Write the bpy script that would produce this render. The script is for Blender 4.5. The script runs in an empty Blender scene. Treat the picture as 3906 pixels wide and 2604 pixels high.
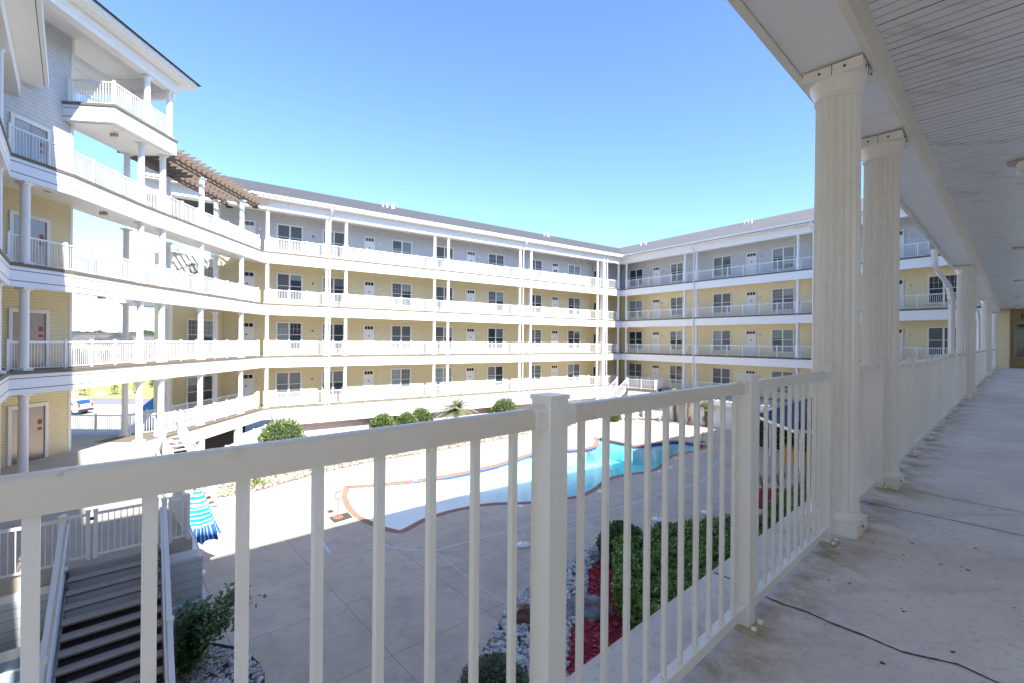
import bpy, bmesh, math, random
from mathutils import Vector, Matrix, noise, geometry
random.seed(7)
S = bpy.context.scene
COL = S.collection
R = math.radians
# ------------------------------------------------------------------ camera
FPX, CX, CY, EYE = 1800.0, 1953.0, 1302.0, 1.22
PITCH, ROLL = -0.0003, 0.0089
B = Matrix(((1, 0, 0), (0, 0, -1), (0, 1, 0)))
RC = B @ Matrix.Rotation(PITCH, 3, 'X') @ Matrix.Rotation(ROLL, 3, 'Z')
CAM = Vector((0, 0, EYE))
cd = bpy.data.cameras.new('camera'); cam = bpy.data.objects.new('camera', cd); COL.objects.link(cam)
cd.sensor_width = 36; cd.lens = FPX / 3906 * 36; cd.clip_start = .02; cd.clip_end = 6000
cam.matrix_world = Matrix.Translation(CAM) @ RC.to_4x4()
S.camera = cam
def ray(x, y): return RC @ Vector(((x - CX) / FPX, -(y - CY) / FPX, -1))
def G(x, y, z=-7.0):                       # point of the horizontal plane z seen at a photo position
    d = ray(x, y); return CAM + d * ((z - EYE) / d.z)
def on_line(x, y, A, d):                   # distance along a vertical wall through A with direction d
    r = ray(x, y); n = Vector((d[1], -d[0])); k = (Vector(A) - CAM.xy).dot(n) / r.xy.dot(n)
    p = CAM.xy + r.xy * k; return (p - Vector(A)).dot(Vector(d))
# ------------------------------------------------------------------ frames of the place
U = Vector((.7302, .6832)); N = Vector((-.6832, .7302)); UANG = math.atan2(U.y, U.x)
def W(t, o, z=0): p = U * t + N * o; return Vector((p.x, p.y, z))
ST = 3.87                                   # storey height
LV = {k: (k - 2) * ST for k in range(1, 7)} # floor heights, the gallery of the camera is level 2 at z = 0
GZ = -7.0
C0 = Vector((-18.45, 34.9)); C1 = Vector((13.6, 58.4)); CD = (C1 - C0).normalized(); CN = Vector((CD.y, -CD.x))
DD = Vector((.572, -.82)).normalized(); DN = Vector((DD.y, -DD.x)); D1 = C1 + DD * 40
E0 = W(-1.6, 1.1).xy; K1 = Vector((-17.8, 16.7))
# ------------------------------------------------------------------ mesh builder
WM = {}
class MB:
    def __init__(s): s.v = []; s.f = []
    def add(s, vs, fs):
        k = len(s.v); s.v += [Vector(p) for p in vs]; s.f += [tuple(i + k for i in f) for f in fs]; return s
    def box(s, c, size, rz=0, M=None):
        hx, hy, hz = size[0] / 2, size[1] / 2, size[2] / 2
        m = Matrix.Translation(c) @ (M if M else Matrix.Rotation(rz, 4, 'Z'))
        vs = [m @ Vector((x * hx, y * hy, z * hz)) for x in (-1, 1) for y in (-1, 1) for z in (-1, 1)]
        return s.add(vs, [(0, 1, 3, 2), (4, 6, 7, 5), (0, 4, 5, 1), (2, 3, 7, 6), (0, 2, 6, 4), (1, 5, 7, 3)])
    def beam(s, a, b, w, h, up=None):       # box of section w x h from a to b
        a, b = Vector(a), Vector(b); d = b - a; L = d.length
        if L < 1e-6: return s
        z = d / L; x = (Vector((0, 0, 1)) if abs(z.z) < .95 else Vector((0, 1, 0))).cross(z).normalized(); y = z.cross(x)
        m = Matrix((x, y, z)).transposed().to_4x4()
        return s.box((a + b) / 2, (w, h, L), M=m)
    def tube(s, pts, r, n=8, cap=True):
        pts = [Vector(p) for p in pts]; rs = r if isinstance(r, (list, tuple)) else [r] * len(pts)
        k = len(s.v); prev = None
        for i, p in enumerate(pts):
            d = (pts[min(i + 1, len(pts) - 1)] - pts[max(i - 1, 0)]).normalized()
            x = (Vector((0, 0, 1)) if abs(d.z) < .9 else Vector((1, 0, 0))).cross(d).normalized() if prev is None else (prev - d * prev.dot(d)).normalized()
            prev = x; y = d.cross(x)
            for j in range(n):
                a = 2 * math.pi * j / n; s.v.append(p + (x * math.cos(a) + y * math.sin(a)) * rs[i])
        for i in range(len(pts) - 1):
            for j in range(n):
                a = k + i * n + j; b = k + i * n + (j + 1) % n; s.f.append((a, b, b + n, a + n))
        if cap: s.f.append(tuple(k + j for j in range(n))[::-1]); s.f.append(tuple(k + (len(pts) - 1) * n + j for j in range(n)))
        return s
    def lathe(s, c, prof, n=16, flute=0, depth=0):
        c = Vector(c); k = len(s.v)
        for (r, z) in prof:
            for j in range(n):
                a = 2 * math.pi * j / n; rr = r - (depth * abs(math.cos(a * flute / 2)) if flute else 0)
                s.v.append(c + Vector((rr * math.cos(a), rr * math.sin(a), z)))
        for i in range(len(prof) - 1):
            for j in range(n):
                a = k + i * n + j; b = k + i * n + (j + 1) % n; s.f.append((a, b, b + n, a + n))
        s.f.append(tuple(k + j for j in range(n))[::-1]); s.f.append(tuple(k + (len(prof) - 1) * n + j for j in range(n)))
        return s
    def prism(s, poly, z0, z1):
        k = len(s.v); n = len(poly); p3 = [Vector((p[0], p[1], 0)) for p in poly]
        for z in (z0, z1): s.v += [Vector((p[0], p[1], z)) for p in poly]
        for t in geometry.tessellate_polygon([p3]):
            s.f.append(tuple(k + i for i in t)); s.f.append(tuple(k + n + i for i in t[::-1]))
        for i in range(n): j = (i + 1) % n; s.f.append((k + i, k + j, k + n + j, k + n + i))
        return s
    def sweep(s, path, prof, caps=True):    # prof: closed loop of (offset to the right of the path, z)
        path = [Vector((p[0], p[1])) for p in path]; k = len(s.v); m = len(prof)
        for i, p in enumerate(path):
            ds = []
            if i > 0: ds.append((p - path[i - 1]).normalized())
            if i < len(path) - 1: ds.append((path[i + 1] - p).normalized())
            ns = [Vector((d.y, -d.x)) for d in ds]
            nn = sum(ns, Vector((0, 0))).normalized(); nn = nn / max(.3, nn.dot(ns[0]))
            for (o, z) in prof: q = p + nn * o; s.v.append(Vector((q.x, q.y, z)))
        for i in range(len(path) - 1):
            for j in range(m):
                a = k + i * m + j; b = k + i * m + (j + 1) % m; s.f.append((a, b, b + m, a + m))
        if caps: s.f.append(tuple(range(k, k + m))[::-1]); s.f.append(tuple(range(k + (len(path) - 1) * m, k + len(path) * m)))
        return s
    def ball(s, c, r, sub=1, jit=0, seed=0):
        bm = bmesh.new(); bmesh.ops.create_icosphere(bm, subdivisions=sub, radius=1)
        r = r if isinstance(r, (tuple, list)) else (r, r, r)
        vs = []
        for v in bm.verts:
            q = v.co * (1 + jit * noise.noise(v.co * 1.7 + Vector((seed, seed * 2.3, 0))))
            vs.append(Vector(c) + Vector((q.x * r[0], q.y * r[1], q.z * r[2])))
        s.add(vs, [tuple(v.index for v in f.verts) for f in bm.faces]); bm.free(); return s
    def leaf(s, p, d, up, L, w):            # small two-triangle leaf
        d = d.normalized(); x = d.cross(up); x = x.normalized() if x.length > 1e-4 else Vector((1, 0, 0))
        return s.add([p, p + d * L * .5 + x * w, p + d * L, p + d * L * .5 - x * w], [(0, 1, 2, 3)])
def obj(name, mb, mt, parent=None, world=True, smooth=False, **kw):
    me = bpy.data.meshes.new(name); vs = mb.v
    if parent is not None and world:
        inv = WM[parent].inverted(); vs = [inv @ v for v in vs]
    me.from_pydata([tuple(v) for v in vs], [], mb.f)
    bm = bmesh.new(); bm.from_mesh(me); bmesh.ops.recalc_face_normals(bm, faces=bm.faces); bm.to_mesh(me); bm.free()
    if smooth:
        me.polygons.foreach_set('use_smooth', [True] * len(me.polygons))
        try: me.set_sharp_from_angle(angle=R(35))
        except Exception: pass
    me.materials.append(mt); o = bpy.data.objects.new(name, me); COL.objects.link(o)
    if parent is not None: o.parent = parent; WM[o] = WM[parent]
    else: WM[o] = Matrix.Identity(4)
    tag(o, **kw); return o
def tag(o, label=None, cat=None, group=None, kind=None):
    if label: o['label'] = label
    if cat: o['category'] = cat
    if group: o['group'] = group
    if kind: o['kind'] = kind
    return o
def thing(name, loc, label, cat, group=None, rz=0):
    o = bpy.data.objects.new(name, None); COL.objects.link(o); o.empty_display_size = .2
    o.location = loc; o.rotation_euler = (0, 0, rz)
    WM[o] = Matrix.Translation(loc) @ Matrix.Rotation(rz, 4, 'Z'); return tag(o, label, cat, group)
KIDS = {}
def copy_tree(o, loc=None, rz=None, parent=None, label=None):
    c = o.copy(); COL.objects.link(c)
    if parent is not None: c.parent = parent
    if loc is not None: c.location = loc
    if rz is not None: c.rotation_euler = (0, 0, rz)
    if label: c['label'] = label
    WM[c] = Matrix.Translation(c.location) @ Matrix.Rotation(c.rotation_euler[2], 4, 'Z')
    if o not in KIDS: KIDS[o] = list(o.children)
    for ch in KIDS[o]: copy_tree(ch, parent=c)
    return c
def inpoly(p, poly):
    x, y = p[0], p[1]; c = False; n = len(poly)
    for i in range(n):
        a, b = poly[i], poly[i - 1]
        if (a[1] > y) != (b[1] > y) and x < (b[0] - a[0]) * (y - a[1]) / (b[1] - a[1]) + a[0]: c = not c
    return c
def scatter(poly, n):
    xs = [p[0] for p in poly]; ys = [p[1] for p in poly]; out = []; tries = 0
    while len(out) < n and tries < n * 60:
        tries += 1
        p = (random.uniform(min(xs), max(xs)), random.uniform(min(ys), max(ys)))
        if inpoly(p, poly): out.append(p)
    return out
# ------------------------------------------------------------------ materials
class NT:
    def __init__(s, name):
        s.m = bpy.data.materials.new(name); s.m.use_nodes = True; s.t = s.m.node_tree; s.n = s.t.nodes; s.l = s.t.links
        s.b = s.n['Principled BSDF']; s.pos = s.n.new('ShaderNodeNewGeometry').outputs['Position']
    def noise(s, scale, detail=4, rough=.55, vec=None, dist=0):
        n = s.n.new('ShaderNodeTexNoise'); n.inputs['Scale'].default_value = scale; n.inputs['Detail'].default_value = detail
        n.inputs['Roughness'].default_value = rough; n.inputs['Distortion'].default_value = dist
        s.l.new(vec or s.pos, n.inputs['Vector']); return n.outputs['Fac']
    def scale(s, v, vec=None, rz=0):
        n = s.n.new('ShaderNodeMapping'); n.inputs['Scale'].default_value = v; n.inputs['Rotation'].default_value = (0, 0, rz)
        s.l.new(vec or s.pos, n.inputs['Vector']); return n.outputs['Vector']
    def ramp(s, fac, stops):
        n = s.n.new('ShaderNodeValToRGB'); e = n.color_ramp.elements
        while len(e) < len(stops): e.new(.5)
        for i, (p, c) in enumerate(stops):
            e[i].position = p; e[i].color = (c if len(c) == 4 else (*c, 1)) if isinstance(c, (tuple, list)) else (c, c, c, 1)
        s.l.new(fac, n.inputs['Fac']); return n.outputs['Color']
    def mix(s, fac, a, b, mode='MIX'):
        n = s.n.new('ShaderNodeMix'); n.data_type = 'RGBA'; n.blend_type = mode
        for k, v in ((0, fac), (6, a), (7, b)):
            if isinstance(v, bpy.types.NodeSocket): s.l.new(v, n.inputs[k])
            elif k == 0: n.inputs[0].default_value = v
            else: n.inputs[k].default_value = (*v, 1)
        return n.outputs[2]
    def math(s, op, a, b=0, c=0):
        n = s.n.new('ShaderNodeMath'); n.operation = op
        for k, v in enumerate((a, b, c)):
            if isinstance(v, bpy.types.NodeSocket): s.l.new(v, n.inputs[k])
            else: n.inputs[k].default_value = v
        return n.outputs[0]
    def sep(s, vec=None):
        n = s.n.new('ShaderNodeSeparateXYZ'); s.l.new(vec or s.pos, n.inputs[0]); return n.outputs
    def line(s, coord, period, width, off=0):  # 1 inside thin periodic lines
        f = s.math('FRACT', s.math('MULTIPLY', s.math('ADD', coord, off + 1000 * period), 1 / period))
        return s.math('LESS_THAN', f, width / period)
    def bump(s, h, dist=.01, strength=.5):
        n = s.n.new('ShaderNodeBump'); n.inputs['Strength'].default_value = strength; n.inputs['Distance'].default_value = dist
        s.l.new(h, n.inputs['Height']); s.l.new(n.outputs[0], s.b.inputs['Normal'])
    def out(s, col, rough=.6, metal=0, spec=None):
        if isinstance(col, bpy.types.NodeSocket): s.l.new(col, s.b.inputs['Base Color'])
        else: s.b.inputs['Base Color'].default_value = (*col, 1)
        if isinstance(rough, bpy.types.NodeSocket): s.l.new(rough, s.b.inputs['Roughness'])
        else: s.b.inputs['Roughness'].default_value = rough
        s.b.inputs['Metallic'].default_value = metal
        if spec is not None: s.b.inputs['Specular IOR Level'].default_value = spec
        return s.m
def plain(name, col, rough=.6, var=.12, sc=3, metal=0, bump=0):
    t = NT(name); f = t.noise(sc, 5); c = t.mix(f, tuple(x * (1 - var) for x in col), tuple(min(1, x * (1 + var)) for x in col))
    if bump: t.bump(t.noise(sc * 8, 4), .01, bump)
    return t.out(c, rough, metal)
def white_paint(name, col=(.80, .78, .74), dirt=.25, rough=.30):
    t = NT(name); f = t.noise(1.1, 3, .5); g = t.noise(40, 3)
    c = t.mix(t.ramp(f, [(.35, 0), (.75, 1)]), col, tuple(x * (1 - dirt * .35) * y for x, y in zip(col, (1, .98, .93))))
    c = t.mix(t.math('MULTIPLY', t.ramp(t.noise(7, 7, .75), [(.60, 0), (.70, 1)]), dirt * .9), c, (.50, .40, .27))
    c = t.mix(t.ramp(g, [(.71, 0), (.76, 1)]), c, tuple(x * (1 - dirt) for x in col))
    return t.out(c, rough)
def siding(name, col, period=.115, dark=.55, rough=.55, vert=False, shingle=False):
    t = NT(name); x, y, z = t.sep()[0], t.sep()[1], t.sep()[2]
    ln = t.line(z, period, period * .13); saw = t.math('FRACT', t.math('MULTIPLY', t.math('ADD', z, 100 * period), 1 / period))
    f = t.noise(1.3, 4); base = t.mix(f, tuple(v * .93 for v in col), tuple(min(1, v * 1.05) for v in col))
    c = t.mix(ln, base, tuple(v * dark for v in col))
    if shingle:
        n = t.n.new('ShaderNodeTexWhiteNoise'); n.noise_dimensions = '2D'
        cb = t.n.new('ShaderNodeCombineXYZ')
        a = t.math('FLOOR', t.math('MULTIPLY', t.math('ADD', x, t.math('MULTIPLY', y, .77)), 7)); b = t.math('FLOOR', t.math('MULTIPLY', z, 1 / period))
        t.l.new(a, cb.inputs[0]); t.l.new(b, cb.inputs[1]); t.l.new(cb.outputs[0], n.inputs['Vector'])
        c = t.mix(t.math('MULTIPLY', n.outputs['Value'], .22), c, tuple(v * .55 for v in col))
    t.bump(saw, .012, .6); return t.out(c, rough)
def fascia_mat(name, col, lines=True):
    t = NT(name); z = t.sep()[2]; f = t.noise(.9, 5)
    c = t.mix(f, tuple(v * .93 for v in col), col)
    if lines:
        for off in (.66, .28): c = t.mix(t.line(z, ST, .030, off), c, (.07, .075, .09))
    v = t.noise(1.0, 5, .7, t.scale((5, 5, .5))); c = t.mix(t.math('MULTIPLY', t.ramp(v, [(.6, 0), (.8, 1)]), .18), c, (.45, .42, .36))
    return t.out(c, .5)
M = {}
M['white'] = white_paint('white_vinyl', (.88, .85, .785), .16)
M['white_far'] = plain('white_paint', (.76, .755, .74), .5, .04)
M['white_side'] = plain('white_trim', (.78, .76, .71), .5, .05)
M['fascia'] = fascia_mat('fascia_boards', (.76, .77, .79))
M['fascia_d'] = fascia_mat('fascia_plain', (.80, .80, .79), False)
M['yellow'] = siding('cream_siding', (.74, .635, .385), dark=.60)
M['yellow_d'] = siding('cream_siding_shade_lift', (.84, .73, .46), dark=.68)  # copy of the cream siding, colour lightened to lift walls in shade
M['grey'] = siding('grey_shingle_siding', (.60, .60, .605), .17, .62, shingle=True)
M['soffit'] = plain('soffit', (.82, .81, .78), .6, .05)
M['glass'] = plain('dark_window_glass', (.035, .05, .06), .06, .3, 2)
M['blind'] = siding('window_blind', (.13, .15, .16), .05, .75, .12)
M['blind_light'] = siding('pale_window_blind', (.27, .33, .35), .05, .8, .12)
M['transom'] = plain('transom_glass', (.02, .025, .03), .1)
M['steel'] = plain('brushed_steel', (.33, .30, .28), .28, .15, 5, 1)
M['chrome'] = plain('chrome_tube', (.6, .6, .6), .15, .05, 5, 1)
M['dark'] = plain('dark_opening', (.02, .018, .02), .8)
M['red'] = plain('red_paint', (.35, .03, .02), .5)
M['pvc'] = plain('vent_pipe', (.75, .76, .78), .5, .05)
M['black'] = plain('black_rubber', (.03, .03, .035), .7)
def shingles(name, a, b):
    t = NT(name); f = t.noise(1.1, 8, .8, t.scale((6, 6, 14))); g = t.noise(.25, 4)
    c = t.mix(t.ramp(f, [(.3, 0), (.7, 1)]), a, b); c = t.mix(t.math('MULTIPLY', g, .35), c, tuple(v * .6 for v in a))
    z = t.sep()[2]; c = t.mix(t.math('MULTIPLY', t.line(z, .06, .012), .4), c, tuple(v * .5 for v in a))
    t.bump(f, .03, .6); return t.out(c, .9)
M['roof'] = shingles('grey_asphalt_shingles', (.035, .037, .042), (.105, .108, .118))
M['roof_d'] = shingles('pale_asphalt_shingles', (.08, .077, .078), (.20, .192, .195))
M['roof_blue'] = shingles('slate_blue_shingles', (.012, .03, .08), (.04, .10, .22))
def metal_roof():
    t = NT('standing_seam_metal'); return t.out(t.mix(t.noise(2), (.30, .33, .37), (.38, .41, .45)), .35, .3)
M['seam'] = metal_roof()
def stone_wall():
    t = NT('pale_stone_wall'); v = t.n.new('ShaderNodeTexVoronoi'); v.inputs['Scale'].default_value = 2.6; t.l.new(t.pos, v.inputs['Vector'])
    c = t.mix(t.noise(6, 5), (.55, .56, .59), (.76, .76, .77)); c = t.mix(t.math('MULTIPLY', v.outputs['Distance'], .4), c, (.45, .46, .50))
    t.bump(t.noise(5, 6), .05, .7); return t.out(c, .85)
M['stone'] = stone_wall()
def corridor_concrete():
    t = NT('gallery_concrete'); big = t.noise(.9, 6, .65, t.scale((1, 1, 1))); str_ = t.noise(1.0, 6, .7, t.scale((.8, 5, 1), rz=-UANG)); sp = t.noise(26, 6, .75); sp2 = t.noise(9, 5, .8)
    c = t.mix(t.ramp(big, [(.35, 0), (.65, 1)]), (.66, .61, .57), (.84, .79, .75))
    c = t.mix(t.math('MULTIPLY', t.ramp(str_, [(.54, 0), (.72, 1)]), .5), c, (.48, .42, .35))
    c = t.mix(t.math('MULTIPLY', t.ramp(sp, [(.54, 0), (.66, 1)]), .5), c, (.34, .29, .235))
    c = t.mix(t.math('MULTIPLY', t.ramp(sp2, [(.60, 0), (.72, 1)]), .5), c, (.26, .21, .17))
    # grime gathers along the railing line
    p = t.scale((1, 1, 1), rz=-UANG); o = t.sep(p)[1]
    near = t.ramp(t.math('ABSOLUTE', t.math('SUBTRACT', o, .74)), [(0.0, 1), (.30, 0)])
    c = t.mix(t.math('MULTIPLY', near, t.ramp(t.noise(3.5, 5, .7), [(.40, 0), (.64, .85)])), c, (.24, .19, .11))
    fg = t.noise(160, 3, .8); c = t.mix(t.math('MULTIPLY', t.ramp(fg, [(.45, 0), (.7, 1)]), .28), c, (.38, .34, .30))
    t.bump(fg, .003, .5); return t.out(c, .8)
M['gallery'] = corridor_concrete()
M['slab'] = plain('weathered_slab_edge', (.15, .125, .095), .85, .25, 2, 0, .3)
M['soffit_groove'] = plain('dark_screw_seam', (.13, .10, .07), .9)  # dark brown of the column screws and capital seams
def ceiling():
    t = NT('beadboard_ceiling'); p = t.scale((1, 1, 1), rz=-UANG); x = t.sep(p)[0]
    st = t.noise(1.6, 6, .75, t.scale((.9, 3.2, 1), rz=-UANG)); f = t.noise(.5, 3)
    c = t.mix(f, (.80, .80, .79), (.88, .88, .87)); c = t.mix(t.math('MULTIPLY', t.ramp(st, [(.54, 0), (.70, 1)]), .6), c, (.46, .40, .33))
    x2 = t.math('ADD', t.math('MULTIPLY', x, 1), 0)
    ln = t.line(x2, .0935, .011); ln2 = t.line(x2, .374, .011); w = t.ramp(t.noise(1.4, 4), [(.3, .35), (.7, 1)])
    c = t.mix(t.math('MULTIPLY', ln, w), c, (.17, .14, .10)); c = t.mix(ln2, c, (.10, .08, .055))
    t.bump(t.math('SUBTRACT', 1, ln), .01, .8); return t.out(c, .5)
M['ceiling'] = ceiling()
M['rail'] = white_paint('weathered_rail_vinyl', (.78, .715, .61), .32, .18)
M['beam'] = white_paint('beam_board', (.84, .80, .71), .3, .55)
M['beam_soffit'] = white_paint('beam_soffit_board', (.86, .87, .89), .12, .55)
def deck_concrete():
    t = NT('pool_deck_concrete'); p = t.scale((1, 1, 1), rz=-UANG + R(2)); x, y = t.sep(p)[0], t.sep(p)[1]
    wob = t.math('MULTIPLY', t.noise(2, 3), .03)
    big = t.noise(.35, 6, .65); st = t.noise(1.5, 7, .7, t.scale((1, 1, 1), rz=.6)); sp = t.noise(6, 5, .8)
    c = t.mix(t.ramp(big, [(.3, 0), (.7, 1)]), (.46, .375, .295), (.59, .495, .40))
    c = t.mix(t.math('MULTIPLY', t.ramp(st, [(.47, 0), (.66, 1)]), .6), c, (.34, .30, .285))
    c = t.mix(t.math('MULTIPLY', t.ramp(t.noise(.55, 8, .75, t.scale((1, 1, 1), rz=1.9)), [(.55, 0), (.62, 1)]), .35), c, (.33, .285, .26))
    c = t.mix(t.math('MULTIPLY', t.ramp(sp, [(.70, 0), (.78, 1)]), .4), c, (.22, .19, .18))
    for co, off in ((x, .4), (y, 1.1)):
        c = t.mix(t.math('MULTIPLY', t.line(t.math('ADD', co, wob), 3.1, .022, off), .75), c, (.17, .15, .15))
    t.bump(sp, .004, .4); return t.out(c, .7)
M['deck'] = deck_concrete()
def wood(name, a, b, rz=0, rough=.75):
    t = NT(name); f = t.noise(2.2, 6, .7, t.scale((1.2, 9, 9), rz=rz)); g = t.noise(.8, 4)
    c = t.mix(f, a, b); c = t.mix(t.math('MULTIPLY', g, .3), c, tuple(v * .6 for v in a)); t.bump(f, .006, .5); return t.out(c, rough)
M['step'] = wood('weathered_deck_wood', (.30, .24, .21), (.58, .50, .45), -UANG)
M['pergola'] = wood('grey_brown_timber', (.10, .072, .055), (.28, .215, .165))
M['counter'] = wood('orange_wood_counter', (.45, .20, .04), (.62, .32, .09))
M['brick'] = None
def coping():
    t = NT('brick_coping'); v = t.n.new('ShaderNodeTexVoronoi'); v.inputs['Scale'].default_value = 5; t.l.new(t.pos, v.inputs['Vector'])
    c = t.mix(t.math('MULTIPLY', v.outputs['Distance'], .8), (.30, .125, .08), (.25, .10, .07))
    n = t.n.new('ShaderNodeTexWhiteNoise'); t.l.new(v.outputs['Position'], n.inputs['Vector']); c = t.mix(t.math('MULTIPLY', n.outputs['Value'], .5), c, (.36, .18, .12))
    return t.out(c, .8)
M['coping'] = coping()
M['mortar'] = plain('coping_mortar', (.45, .36, .30), .9)
M['tile'] = None
def tile():
    t = NT('blue_waterline_tile'); x, y, z = t.sep(); c = t.mix(t.noise(9, 2), (.02, .05, .16), (.06, .12, .28))
    return t.out(c, .15)
M['tile'] = tile()
M['plaster'] = plain('white_pool_plaster', (.78, .85, .86), .6, .05, .6)
def leafmat(name, a, b, c2=None, sc=3.0, rough=.5):
    t = NT(name); f = t.noise(sc, 3); g = t.noise(sc * 7, 3, .8)
    c = t.mix(t.ramp(f, [(.35, 0), (.65, 1)]), a, b); c = t.mix(t.ramp(g, [(.48, 0), (.60, 1)]), c, c2 or tuple(min(1, v * 1.7) for v in b))
    t.b.inputs['Subsurface Weight'].default_value = 0; return t.out(c, rough)
M['leaf'] = leafmat('hedge_leaves', (.03, .09, .018), (.10, .25, .04), (.36, .46, .10))
M['leaf_bush'] = leafmat('clipped_bush_leaves', (.045, .08, .018), (.10, .15, .03), (.16, .21, .06), 5)
M['leaf_teal'] = leafmat('broad_shrub_leaves', (.015, .06, .03), (.07, .18, .06), (.18, .28, .07))
M['leaf_bush2'] = leafmat('dusty_bush_leaves', (.04, .09, .05), (.13, .20, .11), (.34, .38, .26), 6)
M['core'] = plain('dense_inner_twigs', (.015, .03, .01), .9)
M['palm'] = leafmat('palm_fronds', (.08, .15, .02), (.20, .27, .05), (.33, .35, .10))
M['yucca'] = leafmat('grey_green_fronds', (.10, .13, .06), (.25, .28, .16), (.40, .40, .26))
M['bark'] = wood('rough_bark', (.10, .06, .035), (.24, .16, .10))
def pebbles(name, stops):
    t = NT(name); v = t.n.new('ShaderNodeTexVoronoi'); v.inputs['Scale'].default_value = 9; t.l.new(t.pos, v.inputs['Vector'])
    s_ = t.n.new('ShaderNodeSeparateColor'); t.l.new(v.outputs['Color'], s_.inputs[0])
    return t.out(t.ramp(s_.outputs[0], stops), .7)
M['pebble'] = pebbles('river_stones', [(.0, (.16, .15, .15)), (.25, (.36, .36, .37)), (.55, (.55, .55, .54)), (.8, (.68, .67, .64)), (1, (.40, .30, .22))])
M['pebble_far'] = pebbles('pale_river_stones', [(.0, (.16, .13, .10)), (.5, (.36, .31, .25)), (1, (.52, .46, .38))])
M['bedsoil'] = plain('bed_soil', (.10, .085, .08), .95, .3, 8)
M['bedpale'] = plain('pale_gravel_bed', (.22, .19, .15), .95, .3, 8)
M['mulch'] = pebbles('red_mulch_chips', [(.0, (.16, .008, .018)), (.4, (.38, .014, .04)), (.75, (.55, .035, .07)), (1, (.6, .14, .14))])
M['mulch_base'] = plain('red_mulch_ground', (.26, .012, .03), .95, .5, 12, 0, .6)
M['mulch_far'] = plain('rust_mulch', (.20, .06, .03), .95, .4, 6)
M['rock'] = plain('boulder_rock', (.26, .26, .29), .85, .6, 5, 0, 1)
M['rock_brown'] = plain('brown_boulder_rock', (.16, .09, .06), .85, .5, 4, 0, .8)
M['grass'] = plain('dry_lawn', (.33, .30, .10), .95, .25, .3)
M['asphalt'] = plain('asphalt', (.20, .19, .20), .9, .15, 1)
M['lot'] = plain('parking_concrete', (.50, .46, .41), .9, .1, .5)
M['earth'] = plain('ground_soil', (.30, .26, .18), .95, .2, .05)
M['home_wall'] = siding('pale_siding', (.84, .83, .80))
def text_obj(name, body, size, ext, mt, parent, center):
    cu = bpy.data.curves.new(name, 'FONT'); cu.body = body; cu.size = size; cu.extrude = ext
    if center: cu.align_x = 'CENTER'; cu.align_y = 'CENTER'
    t = bpy.data.objects.new(name, cu); COL.objects.link(t); bpy.context.view_layer.update()
    me = bpy.data.meshes.new_from_object(t.evaluated_get(bpy.context.evaluated_depsgraph_get())); bpy.data.objects.remove(t)
    o = bpy.data.objects.new(name, me); COL.objects.link(o); o.parent = parent; me.materials.clear(); me.materials.append(mt); return o
# ================================================================== buildings
FULL = [W(38.3, 1.11).xy, E0, K1, Vector((-17.6, 18.9)), Vector((-18.1, 23.2)), Vector((-18.25, 28)), C0, C1, D1]
def sweep_part(path, prof, i0, i1):
    m = MB(); m.sweep(path, prof, caps=False); k = len(prof); out = MB()
    out.v = m.v[i0 * k:(i1 + 1) * k]
    for i in range(i1 - i0):
        for j in range(k):
            a = i * k + j; b = i * k + (j + 1) % k; out.f.append((a, b, b + k, a + k))
    out.f.append(tuple(range(k))[::-1]); out.f.append(tuple(range((i1 - i0) * k, (i1 - i0 + 1) * k)))
    return out
def rect(o0, o1, z0, z1): return [(o0, z0), (o1, z0), (o1, z1), (o0, z1)]
def levels(root, i0, i1, width, lv, fmat='fascia', path=FULL):
    for k in lv:
        z = LV[k]
        obj('floor_slab', sweep_part(path, rect(.03, -width, z - .12, z), i0, i1), M['slab'], root)
        if k > 1 or fmat == 'fascia': obj('fascia', sweep_part(path, rect(0, -.43, z - .86, z - .122), i0, i1), M[fmat], root)
        obj('walkway_ceiling', sweep_part(path, rect(-.432, -width, z - .62, z - .124), i0, i1), M['soffit'], root)
RAILK = {}
def rail_span(root, p, q, z, lvls=(0,), ends=True, nposts=None, h=1.067, name='railing'):
    p, q = Vector((p[0], p[1])), Vector((q[0], q[1])); d = q - p; L = d.length; d /= L; ns = max(1, round(L / 1.5))
    mb = MB(); P = lambda t, zz: Vector((*(p + d * t), z + zz))
    mb.beam(P(0, h - .03), P(L, h - .03), .05, .06); mb.beam(P(0, .085), P(L, .085), .035, .04)
    n = max(2, round(L / .112)); posts = [i * L / ns for i in range(ns + 1)] if ends else [i * L / ns for i in range(1, ns)]
    for i in range(1, n):
        t = i * L / n
        if min([abs(t - x) for x in posts] + [9]) < .05: continue
        mb.box(P(t, (h + .02) / 2), (.019, .019, h - .14), math.atan2(d.y, d.x))
    r0 = obj(name, mb, M['white_far'], root); ps = []
    pm = None
    for t in posts:
        m = MB(); m.box(P(t, h / 2 + .02), (.075, .075, h + .04), math.atan2(d.y, d.x)); m.box(P(t, h + .05), (.095, .095, .03), math.atan2(d.y, d.x))
        ps.append(obj('post', m, M['white_far'], r0))
    for dz in lvls:
        if dz == 0: continue
        c = r0.copy(); COL.objects.link(c); c.location.z += dz; c.parent = root
        for s_ in ps: e = s_.copy(); COL.objects.link(e); e.parent = c
    return r0
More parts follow.
